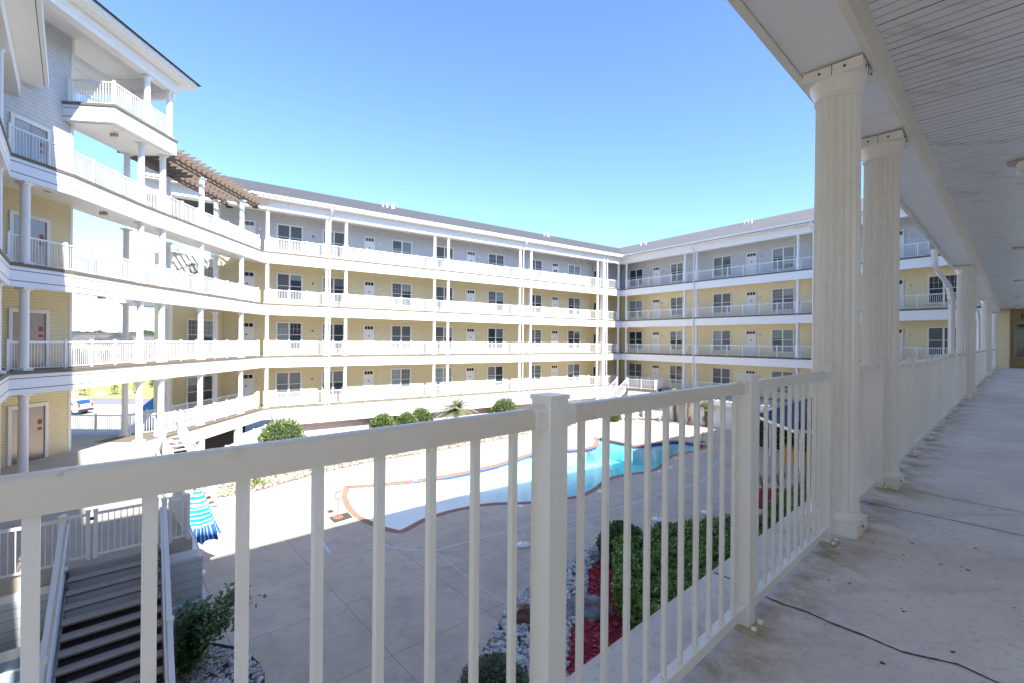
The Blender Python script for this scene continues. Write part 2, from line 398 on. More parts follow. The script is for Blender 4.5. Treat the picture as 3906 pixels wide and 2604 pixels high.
def far_column(root, p, z0, z1, r=.13, lvls=(0,)):
    m = MB(); m.lathe((p[0], p[1], 0), [(r * 1.05, z0 + .10), (r, z0 + .2), (r * .93, z1 - .16), (r, z1 - .1)], 14)
    a = obj('column', m, M['white_far'], root, smooth=True)
    m = MB(); m.box((p[0], p[1], z0 + .05), (r * 2.5, r * 2.5, .1)); m.lathe((p[0], p[1], 0), [(r * 1.2, z0 + .1), (r * 1.05, z0 + .14)], 12)
    b = obj('base', m, M['white_far'], a)
    m = MB(); m.box((p[0], p[1], z1 - .035), (r * 2.5, r * 2.5, .07)); m.lathe((p[0], p[1], 0), [(r * 1.0, z1 - .14), (r * 1.2, z1 - .07)], 12)
    c = obj('capital', m, M['white_far'], a)
    for dz in lvls:
        if dz == 0: continue
        e = a.copy(); COL.objects.link(e); e.location.z += dz; e.parent = root
        for s_ in (b, c): f = s_.copy(); COL.objects.link(f); f.parent = e
class Wall:
    def __init__(s, A, d, n): s.A = Vector((A[0], A[1])); s.d = Vector((d[0], d[1])).normalized(); s.n = Vector((n[0], n[1])); s.a = math.atan2(s.d.y, s.d.x)
    def P(s, t, o, z): p = s.A + s.d * t + s.n * o; return Vector((p.x, p.y, z))
    def bx(s, mb, t0, t1, o0, o1, z0, z1): mb.box(s.P((t0 + t1) / 2, (o0 + o1) / 2, (z0 + z1) / 2), (abs(t1 - t0), abs(o1 - o0), z1 - z0), s.a); return mb
WR = random.Random(19)
def window(root, w, t0, t1, z0, z1, pane='glass', grid=(3, 3), sash=True, grid_all=False):
    b = .11; m = MB()
    w.bx(m, t0, t0 + b, -.02, .07, z0, z1); w.bx(m, t1 - b, t1, -.02, .07, z0, z1)
    w.bx(m, t0 + b, t1 - b, -.02, .072, z1 - b, z1); w.bx(m, t0 - .03, t1 + .03, -.02, .10, z0 - .03, z0 + .08)
    c = (t0 + t1) / 2; w.bx(m, c - .06, c + .06, -.02, .055, z0 + .08, z1 - b)
    zm = (z0 + z1) / 2 + .05
    for (a0, a1) in ((t0 + b, c - .06), (c + .06, t1 - b)):
        if sash: w.bx(m, a0, a1, 0, .045, zm - .025, zm + .02)
        if grid:
            gx, gz = grid; zb = zm if not grid_all else z0 + .08
            for i in range(1, gx): x = a0 + (a1 - a0) * i / gx; w.bx(m, x - .006, x + .006, 0, .034, zb, z1 - b)
            for i in range(1, gz): zz = zb + (z1 - b - zb) * i / gz; w.bx(m, a0, a1, 0, .033, zz - .006, zz + .006)
    f = obj('window', m, M['white_side'], root)
    pn = [pane, pane] if isinstance(pane, str) else pane
    for (a0, a1), pk in zip(((t0 + b, c - .06), (c + .06, t1 - b)), pn):
        g = MB(); w.bx(g, a0, a1, .005, .025, z0 + .08, z1 - b); obj('pane', g, M[pk], f)
        q = WR.random()
        if q < .6: g = MB(); zz = z1 - b - (z1 - z0) * WR.uniform(.12, .75); w.bx(g, a0 + .01, a1 - .01, .0255, .029, zz, z1 - b - .002); obj('blind', g, M[WR.choice(['blind', 'blind_light', 'blind'])], f)
def door(root, w, t0, t1, z, plaque=True, wreath=False):
    m = MB(); b = .10
    w.bx(m, t0, t0 + b, -.02, .07, z, z + 2.5); w.bx(m, t1 - b, t1, -.02, .07, z, z + 2.5); w.bx(m, t0 + b, t1 - b, -.02, .072, z + 2.4, z + 2.5); w.bx(m, t0 + b, t1 - b, 0, .05, z + 2.06, z + 2.12)
    W3 = (t1 - t0 - 2 * b) / 3
    for i in (1, 2): x = t0 + b + W3 * i; w.bx(m, x - .015, x + .015, 0, .05, z + 2.12, z + 2.4)
    w.bx(m, t0 + b, t1 - b, 0, .028, z + .01, z + 2.06)
    for r_ in ((.15, .85), (1.0, 1.9)):
        for q in (0, 1):
            a0 = t0 + b + .1 + q * ((t1 - t0 - 2 * b) / 2 - .02); a1 = a0 + (t1 - t0 - 2 * b) / 2 - .18; w.bx(m, a0, a1, .028, .036, z + r_[0], z + r_[1])
    d = obj('door', m, M['white_side'], root)
    g = MB(); w.bx(g, t0 + b, t1 - b, .0, .02, z + 2.12, z + 2.4); obj('transom', g, M['transom'], d)
    c = (t0 + t1) / 2
    if plaque: g = MB(); w.bx(g, c - .06, c + .06, .03, .045, z + 1.5, z + 1.6); obj('number_plate', g, M['black'], d)
    g = MB(); g.ball(w.P(t1 - b - .09, .07, z + 1.0), .035); obj('handle', g, M['steel'], d)
def wall_lamp(root, w, t, z):
    m = MB(); w.bx(m, t - .07, t + .07, 0, .03, z - .12, z + .14); m.lathe(w.P(t, .10, 0), [(.05, z - .12), (.075, z - .04), (.075, z + .08), (.05, z + .13)], 10); obj('wall_lamp', m, M['white_side'], root)
def alarm(root, w, t, z): m = MB(); w.bx(m, t - .06, t + .06, 0, .06, z - .07, z + .07); obj('fire_alarm', m, M['red'], root)
def downspout(root, pts, s=.09):
    m = MB()
    for a, b in zip(pts, pts[1:]): m.beam(a, b, s, s)
    for p in pts[1:-1]: m.box(p, (s * 1.1, s * 1.1, s * 1.1), 0)
    return obj('downspout', m, M['white_far'], root)
def vents(root, pts):
    for p in pts:
        m = MB(); m.lathe(p, [(.05, -.35), (.05, .45)], 8); m.lathe(p, [(.13, -.1), (.06, .06)], 8); obj('roof_vent', m, M['pvc'], root)
# ---------------- the two far wings
def far_wing(root, A, d, n, tW0, tW1, i0, i1, wide, cols, pipes, wins, doors, lamps, alarms, fm, roofm, ym, roof_path, roof_rng):
    levels(root, i0, i1, 1.9, (1, 2, 3, 4), fm)
    w = Wall(A - n * 1.9, d, n)
    for nm, z0, z1, mt in (('wall', LV[1], LV[4] - .3, ym), ('upper_wall', LV[4] - .3, 11.1, 'grey')):
        m = MB(); w.bx(m, tW0, tW1, -9.5, 0, z0, z1); obj(nm, m, M[mt], root)
    # eave: ceiling, beam, soffit, gutter, roof
    rp, (r0, r1) = roof_path, roof_rng
    obj('walkway_ceiling', sweep_part(rp, rect(-.432, -1.9, 11.1, 11.3), r0, r1), M['soffit'], root)
    obj('eave_beam', sweep_part(rp, [(0, 11.16), (0, 11.55), (-.43, 11.55), (-.43, 10.84), (.03, 10.84), (.03, 11.16)], r0, r1), M['white_far'], root)
    obj('eave_soffit', sweep_part(rp, rect(.6, -.43, 11.552, 11.60), r0, r1), M['soffit'], root)
    obj('gutter', sweep_part(rp, [(.56, 11.66), (.66, 11.66), (.69, 11.82), (.56, 11.82)], r0, r1), M['white_far'], root)
    obj('roof', sweep_part(rp, [(.6, 11.70), (.6, 11.80), (-6, 14.5), (-12.6, 11.8), (-12.6, 11.70)], r0, r1), M[roofm], root)
    cw = A - n * .24
    for t in cols:
        p = cw + d * t; far_column(root, p, LV[1], LV[2] - .86, .14, (0, ST, 2 * ST)); far_column(root, p, LV[4], 10.84, .14)
    seq = sorted(cols); rw = A - n * .30
    for a, b in zip(seq, seq[1:]):
        if b - a < .35: continue
        rail_span(root, rw + d * (a + .2), rw + d * (b - .2), LV[1], (0, ST, 2 * ST, 3 * ST))
    for t in pipes:
        e = A + d * t; P = lambda o, z, dt=0: Vector((*(A + n * o + d * (t + dt)), z))
        downspout(root, [P(.62, 11.7), P(.62, 11.35), P(.10, 10.9), P(.10, LV[1] + .2), P(.25, LV[1] - .25), P(.9, LV[1] - .7)])
    rnd = random.Random(3)
    for k in (1, 2, 3, 4):
        for j, (a, b) in enumerate(wins):
            gr = rnd.choice([(3, 3), None, None, None, (3, 2)])
            if k == 4: pn = rnd.choice(['glass', 'blind', 'blind_light']) if fm == 'fascia' else 'blind_light' if a > 18 else 'glass'
            elif fm != 'fascia': pn = rnd.choice(['glass', 'glass', 'blind'])
            else: pn = rnd.choice(['glass', 'blind', 'glass', ['blind', 'glass'], ['blind_light', 'glass']]) if k > 1 else rnd.choice(['blind_light', 'blind', ['blind_light', 'glass'], 'glass'])
            window(root, w, a, b, LV[k] + .45, LV[k] + 2.58, pn, gr)
        for (a, b) in doors: door(root, w, a, b, LV[k])
        for t in lamps: wall_lamp(root, w, t, LV[k] + 1.95)
        for t in alarms: alarm(root, w, t, LV[k] + 1.9)
    return w
YC = 1083
CwA = C0 - CN * 1.9
tw = lambda x, y=YC: on_line(x, y, CwA, CD)
tc = lambda x, y=YC: on_line(x, y, C0 - CN * .24, CD)
long_wing = thing('apartment_wing', (*C0, GZ), 'long sunlit four storey apartment wing, cream with a grey top storey, running behind the pool', 'building')
CLEN = (C1 - C0).length
cols = [tc(1019), tc(1246), tc(1319), tc(1657), tc(1709), tc(1983), tc(2025), tc(2279), CLEN - .45]
wins = [(tw(1053), tw(1154)), (tw(1228), tw(1315)), (tw(1492), tw(1570)), (tw(1659), tw(1728)), (tw(1860), tw(1922)), (tw(2014, 1160), tw(2066, 1160)), (tw(2165, 1160), tw(2213, 1160))]
doors = [(tw(910, 1055), tw(972, 1055)), (tw(1388), tw(1428)), (tw(1779), tw(1812)), (tw(2103, 1160), tw(2129, 1160))]
CL = C0 - CD * 7.2
wC = far_wing(long_wing, C0, CD, CN, tw(838), CLEN + 11, 6, 7, 1.9, cols, [tc(1254) , tc(1989)], wins, doors, [tw(1447), tw(1825), tw(2139, 1160), tw(990, 1055)], [tw(1193)],
              'fascia', 'roof', 'yellow', [CL, C1, D1], (0, 1))
PR = lambda t, o: Vector((*(C0 + CD * t - CN * o), 14.5 - .409 * abs(o - 6)))
vents(long_wing, [PR(t, 4.6) for t in (on_line(x, 790, C0 - CN * 4.8, CD) for x in (1458, 1474, 1492, 1500, 2073, 2085, 2090))])
# dark doorway on the return wall near the corner, the stub wall it stands in and the inner windows
tr = tw(2262, 1160)
m = MB(); wC.bx(m, tr, tr + .15, 0, 1.15, LV[1], LV[4] - .3); obj('return_wall', m, M['yellow'], long_wing)
m = MB(); wC.bx(m, tr, tr + .15, 0, 1.15, LV[4] - .3, 11.1); obj('upper_return_wall', m, M['grey'], long_wing)
for k in (1, 2, 3, 4):
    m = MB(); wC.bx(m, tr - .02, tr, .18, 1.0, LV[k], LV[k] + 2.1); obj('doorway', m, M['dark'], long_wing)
    m = MB(); wC.bx(m, tr - .05, tr - .021, .08, .18, LV[k], LV[k] + 2.2); wC.bx(m, tr - .05, tr - .021, .08, 1.1, LV[k] + 2.1, LV[k] + 2.2); obj('doorway_trim', m, M['white_side'], long_wing)
    window(long_wing, wC, tr + .9, tr + 2.7, LV[k] + .45, LV[k] + 2.5, 'blind', (3, 3))
tp = tc(2299, 1200)
m = MB(); Wall(C0, CD, CN).bx(m, tp - .28, tp + .1, -.40, .10, LV[1] - .2, 11.6); obj('pier', m, M['white_far'], long_wing)
downspout(long_wing, [Vector((*(C0 + CD * (tp + .3) + CN * .62), 11.7)), Vector((*(C0 + CD * (tp + .3) + CN * .16), 11.2)), Vector((*(C0 + CD * (tp + .3) + CN * .16), LV[1] - .3))])
# bay wall standing forward at the left end and small end balcony
B0, B1 = Vector((-22.3, 31.0)), Vector((-21.45, 34.9)); bd = (B1 - B0).normalized(); bw = Wall(B0, bd, (bd.y, -bd.x))
m = MB(); bw.bx(m, 0, (B1 - B0).length, -1.5, 0, LV[1], LV[3]); obj('bay_wall', m, M['yellow'], long_wing)
m = MB(); bw.bx(m, 0, (B1 - B0).length, -1.5, 0, LV[3] + .002, LV[4] - .86); obj('upper_bay_wall', m, siding('white_bay_siding', (.66, .64, .58), .115, .7), long_wing)
for k in (1, 2, 3):
    window(long_wing, bw, 1.0, 3.6, LV[k] + .25, LV[k] + 2.55, ['blind', 'glass'], (4, 3) if k > 1 else None)
m = MB(); m.box((-25.6, 33.6, 5.55), (2.2, 2.0, 4.3)); obj('end_bay', m, siding('white_siding', (.70, .70, .68), .2, .75), long_wing)
rail_span(long_wing, (-26.6, 32.7), (-24.6, 32.7), 7.72)
# ground storey: stone base with a standing seam awning roof
obj('base_wall', sweep_part([C0 + CD * .6, C1, D1], rect(1.05, -1.0, GZ - .05, -4.75), 0, 1), M['stone'], long_wing)
obj('base_band', sweep_part([C0 + CD * .6, C1, D1], rect(.2, -1.0, -4.748, LV[1] - .13), 0, 1), M['white_side'], long_wing)
ap = [C0 + CD * .6, C1 - CD * 1.0]
obj('awning_roof', MB().sweep(ap, [(.27, -4.12), (1.6, -4.88), (1.6, -4.95), (.27, -4.95)]), M['seam'], long_wing)
m = MB(); t = .8
while t < CLEN - 2:
    p, q = C0 + CD * (.6 + t) + CN * .28, C0 + CD * (.6 + t) + CN * 1.6; m.beam((p.x, p.y, -4.10), (q.x, q.y, -4.85), .03, .045); t += .48
obj('awning_seams', m, M['white_far'], long_wing)
obj('awning_gutter', MB().sweep(ap, rect(1.6, 1.72, -5.0, -4.86)), M['white_far'], long_wing)
# ---------------- wing D
yD = 1162
DwA = C1 - DN * 1.9
tdw = lambda x, y=yD: on_line(x, y, DwA, DD); tdc = lambda x, y=yD: on_line(x, y, C1 - DN * .24, DD)
side_wing = thing('apartment_wing', (*C1, GZ), 'shaded four storey apartment wing seen past the fluted columns, cream walls with pale plain fascias', 'building')
dcols = [.45, tdc(2612), tdc(2657), tdc(3044), tdc(3112), tdc(3300), 39.4]
dwins = [(tdw(2401), tdw(2453)), (tdw(2557), tdw(2607)), (tdw(2720), tdw(2791)), (tdw(2944), tdw(3032)), (tdw(3170), tdw(3260)), (tdw(3537, 1270), tdw(3665, 1270))]
ddoors = [(tdw(2490), tdw(2518)), (tdw(2846), tdw(2886)), (tdw(3395, 1270), tdw(3447, 1270))]
wD = far_wing(side_wing, C1, DD, DN, -1.9, 40, 7, 8, 1.9, dcols, [tdc(2652), tdc(3108)], dwins, ddoors, [tdw(2526), tdw(2899), tdw(3469, 1270)], [],
              'fascia_d', 'roof_d', 'yellow_d', [CL, C1, D1], (1, 2))
PD = lambda t, o: Vector((*(C1 + DD * t - DN * o), 14.5 - .409 * abs(o - 6)))
vents(side_wing, [PD(t, 4.4) for t in (on_line(x, y, C1 - DN * 4.6, DD) for x, y in ((2449, 925), (2463, 922), (2469, 920), (2843, 850), (2858, 842), (2872, 845), (3110, 790)))])
obj('base_wall', sweep_part([CL, C1, D1], rect(2.0, -1.0, GZ - .05, -4.62), 1, 2), M['stone'], side_wing)
obj('awning_fascia', MB().sweep([C1 + DD * 3.4, D1], rect(2.35, 2.3, -4.75, -4.33)), M['white_far'], side_wing)
obj('awning_roof', MB().sweep([C1 + DD * 3.4, D1], [(.05, -3.92), (2.34, -4.32), (2.34, -4.40), (.05, -4.6)]), M['seam'], side_wing)
m = MB(); t = 4
while t < 39:
    p, q = C1 + DD * t + DN * .1, C1 + DD * t + DN * 2.3; m.beam((p.x, p.y, -3.90), (q.x, q.y, -4.29), .03, .045); t += .48
obj('awning_seams', m, M['white_far'], side_wing)
# corner stair down from level 1
cs = thing('outdoor_stair', (12.4, 54.4, GZ), 'narrow white railed stair descending from the inner corner of the two wings', 'stair')
s0 = Vector((12.6, 53.9)); sd = -CD; sn = CN
m = MB()
for i in range(17):
    p = s0 + sd * (i * .27 + .13); m.box((p.x, p.y, LV[1] - .18 * (i + 1) + .02), (.29, 1.3, .05), math.atan2(sd.y, sd.x))
obj('tread', m, M['step'], cs)
for sgn in (-.7, .7):
    a = s0 + sn * sgn; b = a + sd * 4.6
    m = MB(); m.beam((a.x, a.y, LV[1] - .1), (b.x, b.y, LV[1] - 3.1), .05, .28); obj('stringer', m, M['white_far'], cs)
    m = MB(); m.beam((a.x, a.y, LV[1] + 1.03), (b.x, b.y, LV[1] - 2.03), .05, .06); m.beam((a.x, a.y, LV[1] + .12), (b.x, b.y, LV[1] - 2.94), .04, .04)
    for i in range(38):
        p = a + sd * (i * .121 + .06); zz = LV[1] - 3.06 * (i * .121 + .06) / 4.6; m.box((p.x, p.y, zz + .56), (.02, .02, .9))
    r_ = obj('handrail', m, M['white_far'], cs)
    for q, zz in ((a, LV[1]), (b, LV[1] - 3.06)): m = MB(); m.box((q.x, q.y, zz + .55), (.09, .09, 1.2)); m.box((q.x, q.y, zz + 1.17), (.12, .12, .04)); obj('post', m, M['white_far'], r_)
m = MB(); m.prism([(12.0, 55.9), (12.25, 54.4), (13.1, 53.0), (15.6, 51.0), (17.2, 53.3), C1], LV[1] - .3, LV[1] - .004); obj('landing', m, M['slab'], cs)
m = MB(); m.prism([(13.1, 53.0), (15.6, 51.0), (15.4, 50.9), (13.0, 52.85)], LV[1] - .9, LV[1] - .302); obj('landing_fascia', m, M['white_far'], cs)
rail_span(cs, (13.1, 53.05), (15.5, 51.15), LV[1] - .004); rail_span(cs, (15.5, 51.15), (17.0, 53.2), LV[1] - .004)
m = MB(); m.box((13.6, 53.4, -5.6), (.3, .3, 2.9)); m.box((15.3, 51.6, -5.6), (.3, .3, 2.9)); obj('support', m, M['white_far'], cs)
# ---------------- elevator tower and curved galleries on the left
tower = thing('elevator_tower', (-22, 19, GZ), 'tall elevator tower with curved galleries at the left edge, cream below and blue grey above', 'building')
levels(tower, 2, 6, 2.35, (2, 3, 4), 'fascia')
LP = [Vector((-18.25, 28)), C0]
# level 1 gallery from the patio to the long wing
obj('floor_slab', sweep_part(FULL, rect(.03, -2.35, LV[1] - .12, LV[1]), 4, 6), M['slab'], tower)
obj('fascia', sweep_part(FULL, rect(0, -.43, LV[1] - .86, LV[1] - .122), 4, 6), M['fascia'], tower)
for z0, z1, mt, nm in ((GZ, LV[4] - .3, 'yellow', 'wall'), (LV[4] - .3, 15.0, 'grey', 'upper_wall')):
    m = MB(); m.box((-22.9, 17.65, (z0 + z1) / 2), (6.0, 7.3, z1 - z0)); obj(nm, m, M[mt], tower)
tww = Wall((-19.9, 0), (0, 1), (1, 0))
m = MB()
for z0, z1 in ((LV[1], LV[2] - .62), (LV[2], LV[3] - .62), (LV[3], LV[4] - .62), (LV[4], 14.9)): tww.bx(m, 21.18, 21.32, -.02, .02, z0, z1)
obj('corner_trim', m, M['white_side'], tower)
for k in (1, 2, 3, 4):
    z = LV[k]; m = MB(); a, b = 18.75, 20.1
    tww.bx(m, a - .14, a, -.01, .06, z, z + 2.35); tww.bx(m, b, b + .14, -.01, .06, z, z + 2.35); tww.bx(m, a, b, -.01, .062, z + 2.2, z + 2.35)
    f = obj('elevator_door', m, M['white_side'], tower)
    for q0, q1 in ((a, (a + b) / 2 - .01), ((a + b) / 2 + .01, b)): m = MB(); tww.bx(m, q0, q1, .003, .02, z, z + 2.2); obj('panel', m, M['steel'], f)
    m = MB(); tww.bx(m, b - .28, b - .12, .021, .03, z + 1.45, z + 1.65); obj('warning_sign', m, M['red'], f); m = MB(); tww.bx(m, b - .28, b - .12, .021, .03, z + 1.2, z + 1.32); obj('warning_sign', m, M['red'], f)
    m = MB(); tww.bx(m, 18.2, 18.35, 0, .03, z + 1.0, z + 1.3); obj('call_panel', m, M['steel'], tower)
# level 5 porch
P5 = [Vector((-19.9, 20.75)), Vector((-17.75, 21.0)), Vector((-17.7, 24.9)), Vector((-20.4, 24.9))]
z5 = LV[5]
m = MB(); m.prism([P5[0], P5[1], P5[2], P5[3], (-20.4, 20.76)], z5 - .12, z5); obj('floor_slab', m, M['slab'], tower)
q5 = [Vector((-19.9, 20.80)), Vector((-17.80, 21.04)), Vector((-17.75, 24.86)), Vector((-20.35, 24.86)), Vector((-20.35, 20.8))]
m = MB(); m.prism(q5, z5 - .80, z5 - .122); obj('fascia', m, M['fascia'], tower)
m = MB(); m.prism([Vector((-19.85, 21.0)), (-18.1, 21.25), (-18.0, 24.6), (-20.1, 24.6)], z5 - .83, z5 - .802); obj('porch_soffit', m, M['soffit'], tower)
# roof beams, soffit and hip roof over the tower
m = MB(); m.sweep([(-17.75, 12), (-17.75, 25.0), (-23, 25.0)], rect(.0, -.45, 14.05, 14.62)); obj('eave_beam', m, M['white_far'], tower)
m = MB(); m.sweep([(-17.75, 12), (-17.75, 25.0), (-23, 25.0)], rect(.02, -.0, 14.30, 14.33)); obj('beam_seam', m, M['white_side'], tower)
m = MB(); m.box((-20.05, 23.2, 13.75), (.2, 3.6, .55)); m.box((-18.9, 24.75, 13.9), (2.2, .2, .4)); obj('inner_beam', m, M['soffit'], tower)
m = MB(); m.prism([(-17.2, 11), (-17.2, 25.5), (-26, 25.5), (-26, 11)], 14.63, 14.68); obj('roof_soffit', m, M['soffit'], tower)
m = MB(); m.prism([(-17.15, 11), (-17.15, 25.55), (-26, 25.55), (-26, 11)], 14.685, 14.90); obj('roof_fascia', m, M['white_far'], tower)
m = MB(); m.add([(-17.0, 11, 14.905), (-17.0, 25.7, 14.905), (-26, 25.7, 14.905), (-26, 11, 14.905), (-21.6, 12, 17.2), (-21.6, 21.2, 17.2)], [(0, 1, 5, 4), (1, 2, 5), (2, 3, 4, 5), (3, 0, 4), (0, 3, 2, 1)])
obj('roof', m, M['roof'], tower)
m = MB(); tww.bx(m, 16.9, 17.6, 0, .05, 10.9, 12.2)
for i in range(5): tww.bx(m, 16.95, 17.55, .05, .07, 11.0 + i * .23, 11.12 + i * .23)
obj('louvre', m, M['transom'], tower)
edge = lambda Y: next(a + (b - a) * ((Y - a.y) / (b.y - a.y)) for a, b in zip(FULL[2:7], FULL[3:8]) if a.y <= Y <= b.y + 1e-6)
def lx(Y, off=.24): e = edge(Y); return Vector((e.x - off, Y))
fy = [17.38, 23.25, 24.75, 28.0, 32.4]
for Y in fy:
    p = lx(Y)
    if Y < 20: far_column(tower, p, LV[1], LV[2] - .86, .15, (0, ST, 2 * ST)); continue
    far_column(tower, p, LV[1], LV[2] - .86, .15, (0, ST, 2 * ST)); far_column(tower, p, LV[4], z5 - .8 if Y < 26 else 10.72, .15)
for Y in (23.25, 24.75): far_column(tower, (-18.0, Y - .1), z5, 14.05, .14)
for (x, Y) in ((-20.15, 24.6), (-20.45, 28.0), (-20.4, 32.4)): far_column(tower, (x, Y), LV[1], LV[2] - .86, .15, (0, ST, 2 * ST)); far_column(tower, (x, Y), LV[4], 10.72 if Y > 26 else z5 - .8, .15)
ry = [17.5, 23.05, 23.5, 24.5, 25.0, 27.75, 28.25, 32.15, 32.65, 34.8]
for a, b in zip(ry[::2], ry[1::2]):
    aa = lx(a, .3) if a > 17.2 else K1; bb = lx(b, .3)
    if a == 17.5: rail_span(tower, K1 + Vector((-.28, .2)), lx(18.9, .3), LV[2], (0, ST, 2 * ST)); aa = lx(18.9, .3)
    rail_span(tower, aa, bb, LV[2], (0, ST, 2 * ST))
    if a > 24.9: rail_span(tower, aa, bb, LV[1])
for Yb, Ye in ((25.0, 27.7), (28.3, 32.2), (32.6, 35.0)): rail_span(tower, (-20.35, Yb), (-20.35, Ye), LV[1], (0,) if Yb > 26 else (0,))
rail_span(tower, (-20.25, 21.4), (-20.2, 24.4), LV[2], (0, ST, 2 * ST)); rail_span(tower, (-20.3, 24.9), (-20.4, 27.8), LV[2], (0, ST, 2 * ST))
rail_span(tower, (-19.75, 20.95), (-17.95, 21.18), z5); rail_span(tower, (-17.95, 21.18), (-17.98, 22.95), z5); rail_span(tower, (-17.98, 23.35), (-17.98, 24.5), z5)
rail_span(tower, (-20.2, 21.3), (-20.2, 24.6), z5)
# E gallery between the camera's building and the tower
conn = thing('connecting_gallery', (*W(-1.6, 14).xy, GZ), 'shaded connecting gallery with stacked floors running out of frame at the far left', 'building')
levels(conn, 1, 2, 2.2, (2, 3, 4), 'fascia')
EP = [E0, K1 + (K1 - E0).normalized() * 3.3]
m = MB(); m.sweep([E0, K1 + (K1 - E0).normalized() * .5], rect(-2.2, -6, GZ, 11.6)); obj('wall', m, M['yellow'], conn)
obj('eave_beam', MB().sweep(EP, rect(0.05, -.40, 10.84, 11.5)), M['white_far'], conn)
obj('eave_soffit', MB().sweep(EP, rect(.72, -2.2, 11.52, 11.57)), M['soffit'], conn)
obj('gutter', MB().sweep(EP, [(.74, 11.60), (.86, 11.60), (.88, 11.78), (.74, 11.78)]), M['white_far'], conn)
obj('roof', MB().sweep(EP, [(.78, 11.62), (.78, 11.72), (-5, 14.1), (-5, 11.62)]), M['roof'], conn)
ed = (K1 - E0).normalized(); er = Vector((ed.y, -ed.x))
for s_ in (1.2, 6, 11):
    far_column(conn, K1 - ed * s_ - er * .24, LV[1], LV[2] - .86, .15, (0, ST, 2 * ST)); far_column(conn, K1 - ed * s_ - er * .24, LV[4], 10.84, .15)
for a, b in ((.25, .95), (1.45, 5.75), (6.25, 10.75)): rail_span(conn, K1 - ed * a - er * .3, K1 - ed * b - er * .3, LV[2], (0, ST, 2 * ST))
# patio at level 1 in front of the tower
pat = thing('patio_deck', (*W(0, 20).xy, LV[1]), 'raised concrete and timber patio at the foot of the elevator tower', 'patio')
pp = [W(2.3, 14.3).xy, W(3.1, 31).xy, Vector((-20.3, 24.9)), Vector((-23.0, 24.9)), Vector((-23, 16)), W(-9, 22).xy, W(-9, 14.3).xy]
pp = [W(2.3, 14.3).xy, Vector((-16.2, 21.7)), Vector((-18.1, 24.6)), Vector((-18.3, 26.2)), Vector((-20.2, 26.8)), Vector((-20.4, 24.9)), Vector((-24.0, 24.9)), W(-9.5, 24).xy, W(-9.5, 14.3).xy]
m = MB(); m.prism(pp, LV[1] - .25, LV[1] - .002); obj('deck_surface', m, M['step'] if False else plain('patio_concrete', (.40, .35, .30), .85, .2, 1.2, 0, .3), pat)
# siding skirt and cap on the two sides facing the camera
sk = [W(-9.5, 14.3).xy, W(2.3, 14.3).xy, Vector((-16.2, 21.7))]
rsk = list(reversed(sk))
obj('skirt_cap', MB().sweep(rsk, rect(.06, -.1, LV[1] - .42, LV[1] - .26)), M['white_far'], pat)
obj('skirt_siding', MB().sweep(rsk, rect(0, -.2, LV[1] - 1.5, LV[1] - .425)), siding('blue_grey_skirt_siding', (.50, .54, .57), .22, .7), pat)
obj('skirt_base', MB().sweep(rsk, rect(-.05, -.3, GZ - .02, LV[1] - 1.505)), M['stone'], pat)
rail_span(pat, W(1.85, 14.42).xy, W(2.22, 14.42).xy, LV[1]); rail_span(pat, W(2.2, 14.5).xy, W(2.25, 21.2).xy, LV[1])
rail_span(pat, W(-.15, 14.42).xy, W(-9, 14.42).xy, LV[1])
# back fence of the patio, brown in its own shade
bf = thing('patio_fence', (-21.6, 24.8, LV[1]), 'low picket fence closing the back of the patio between tower and parking lot', 'fence')
rail_span(bf, (-23.2, 24.75), (-20.4, 24.75), LV[1]); rail_span(bf, (-20.1, 24.9), (-18.6, 26.1), LV[1])
# small stair from the patio beside the curved gallery
ms = thing('side_stair', (-17.2, 23.3, GZ), 'white handrail of the small stair dropping from the patio beside the curved gallery', 'stair')
a0, b0 = Vector((-18.75, 24.75)), Vector((-14.9, 22.1))
for off in (0, .0):
    pass
dv = (b0 - a0).normalized(); nv = Vector((dv.y, -dv.x))
for i in range(16): p = a0 + dv * (i * .28 + .1) - nv * .55; m = MB(); m.box((p.x, p.y, LV[1] - .19 * (i + 1)), (.3, 1.1, .05), math.atan2(dv.y, dv.x)); obj('tread', m, M['step'], ms)
for off in (0, -1.1):
    a, b = a0 + nv * off, b0 + nv * off; m = MB(); m.beam((a.x, a.y, LV[1] + 1.0), (b.x, b.y, LV[1] - 2.05), .05, .06); m.beam((a.x, a.y, LV[1] + .05), (b.x, b.y, LV[1] - 3.0), .05, .16)
    for i in range(38): p = a + dv * (i * .12 + .06); m.box((p.x, p.y, LV[1] - 3.05 * (i * .12 + .06) / (b - a).length + .52), (.02, .02, .92))
    obj('handrail', m, M['white_far'], ms)
# railing along the basement path under the level 1 gallery
bp = thing('path_railing', (-17.5, 30, GZ), 'white picket railing climbing beside the dark undercroft of the curved gallery', 'railing')
for (ya, yb, za, zb) in ((27.6, 30.2, -6.9, -6.5), (30.4, 33.6, -6.5, -6.0)):
    rail_span(bp, (-17.4, ya), (-17.5, yb), (za + zb) / 2 + .3)
m = MB(); m.box((-21.5, 31, -5.9), (3, 9, 2.2)); obj('undercroft_shade_block', m, M['dark'], tower)  # near-black block stands in for the shade below the gallery
for Y in (27.9, 31.8): m = MB(); m.box((-18.4, Y, -5.9), (.35, .35, 2.3)); obj('support', m, M['white_far'], tower)
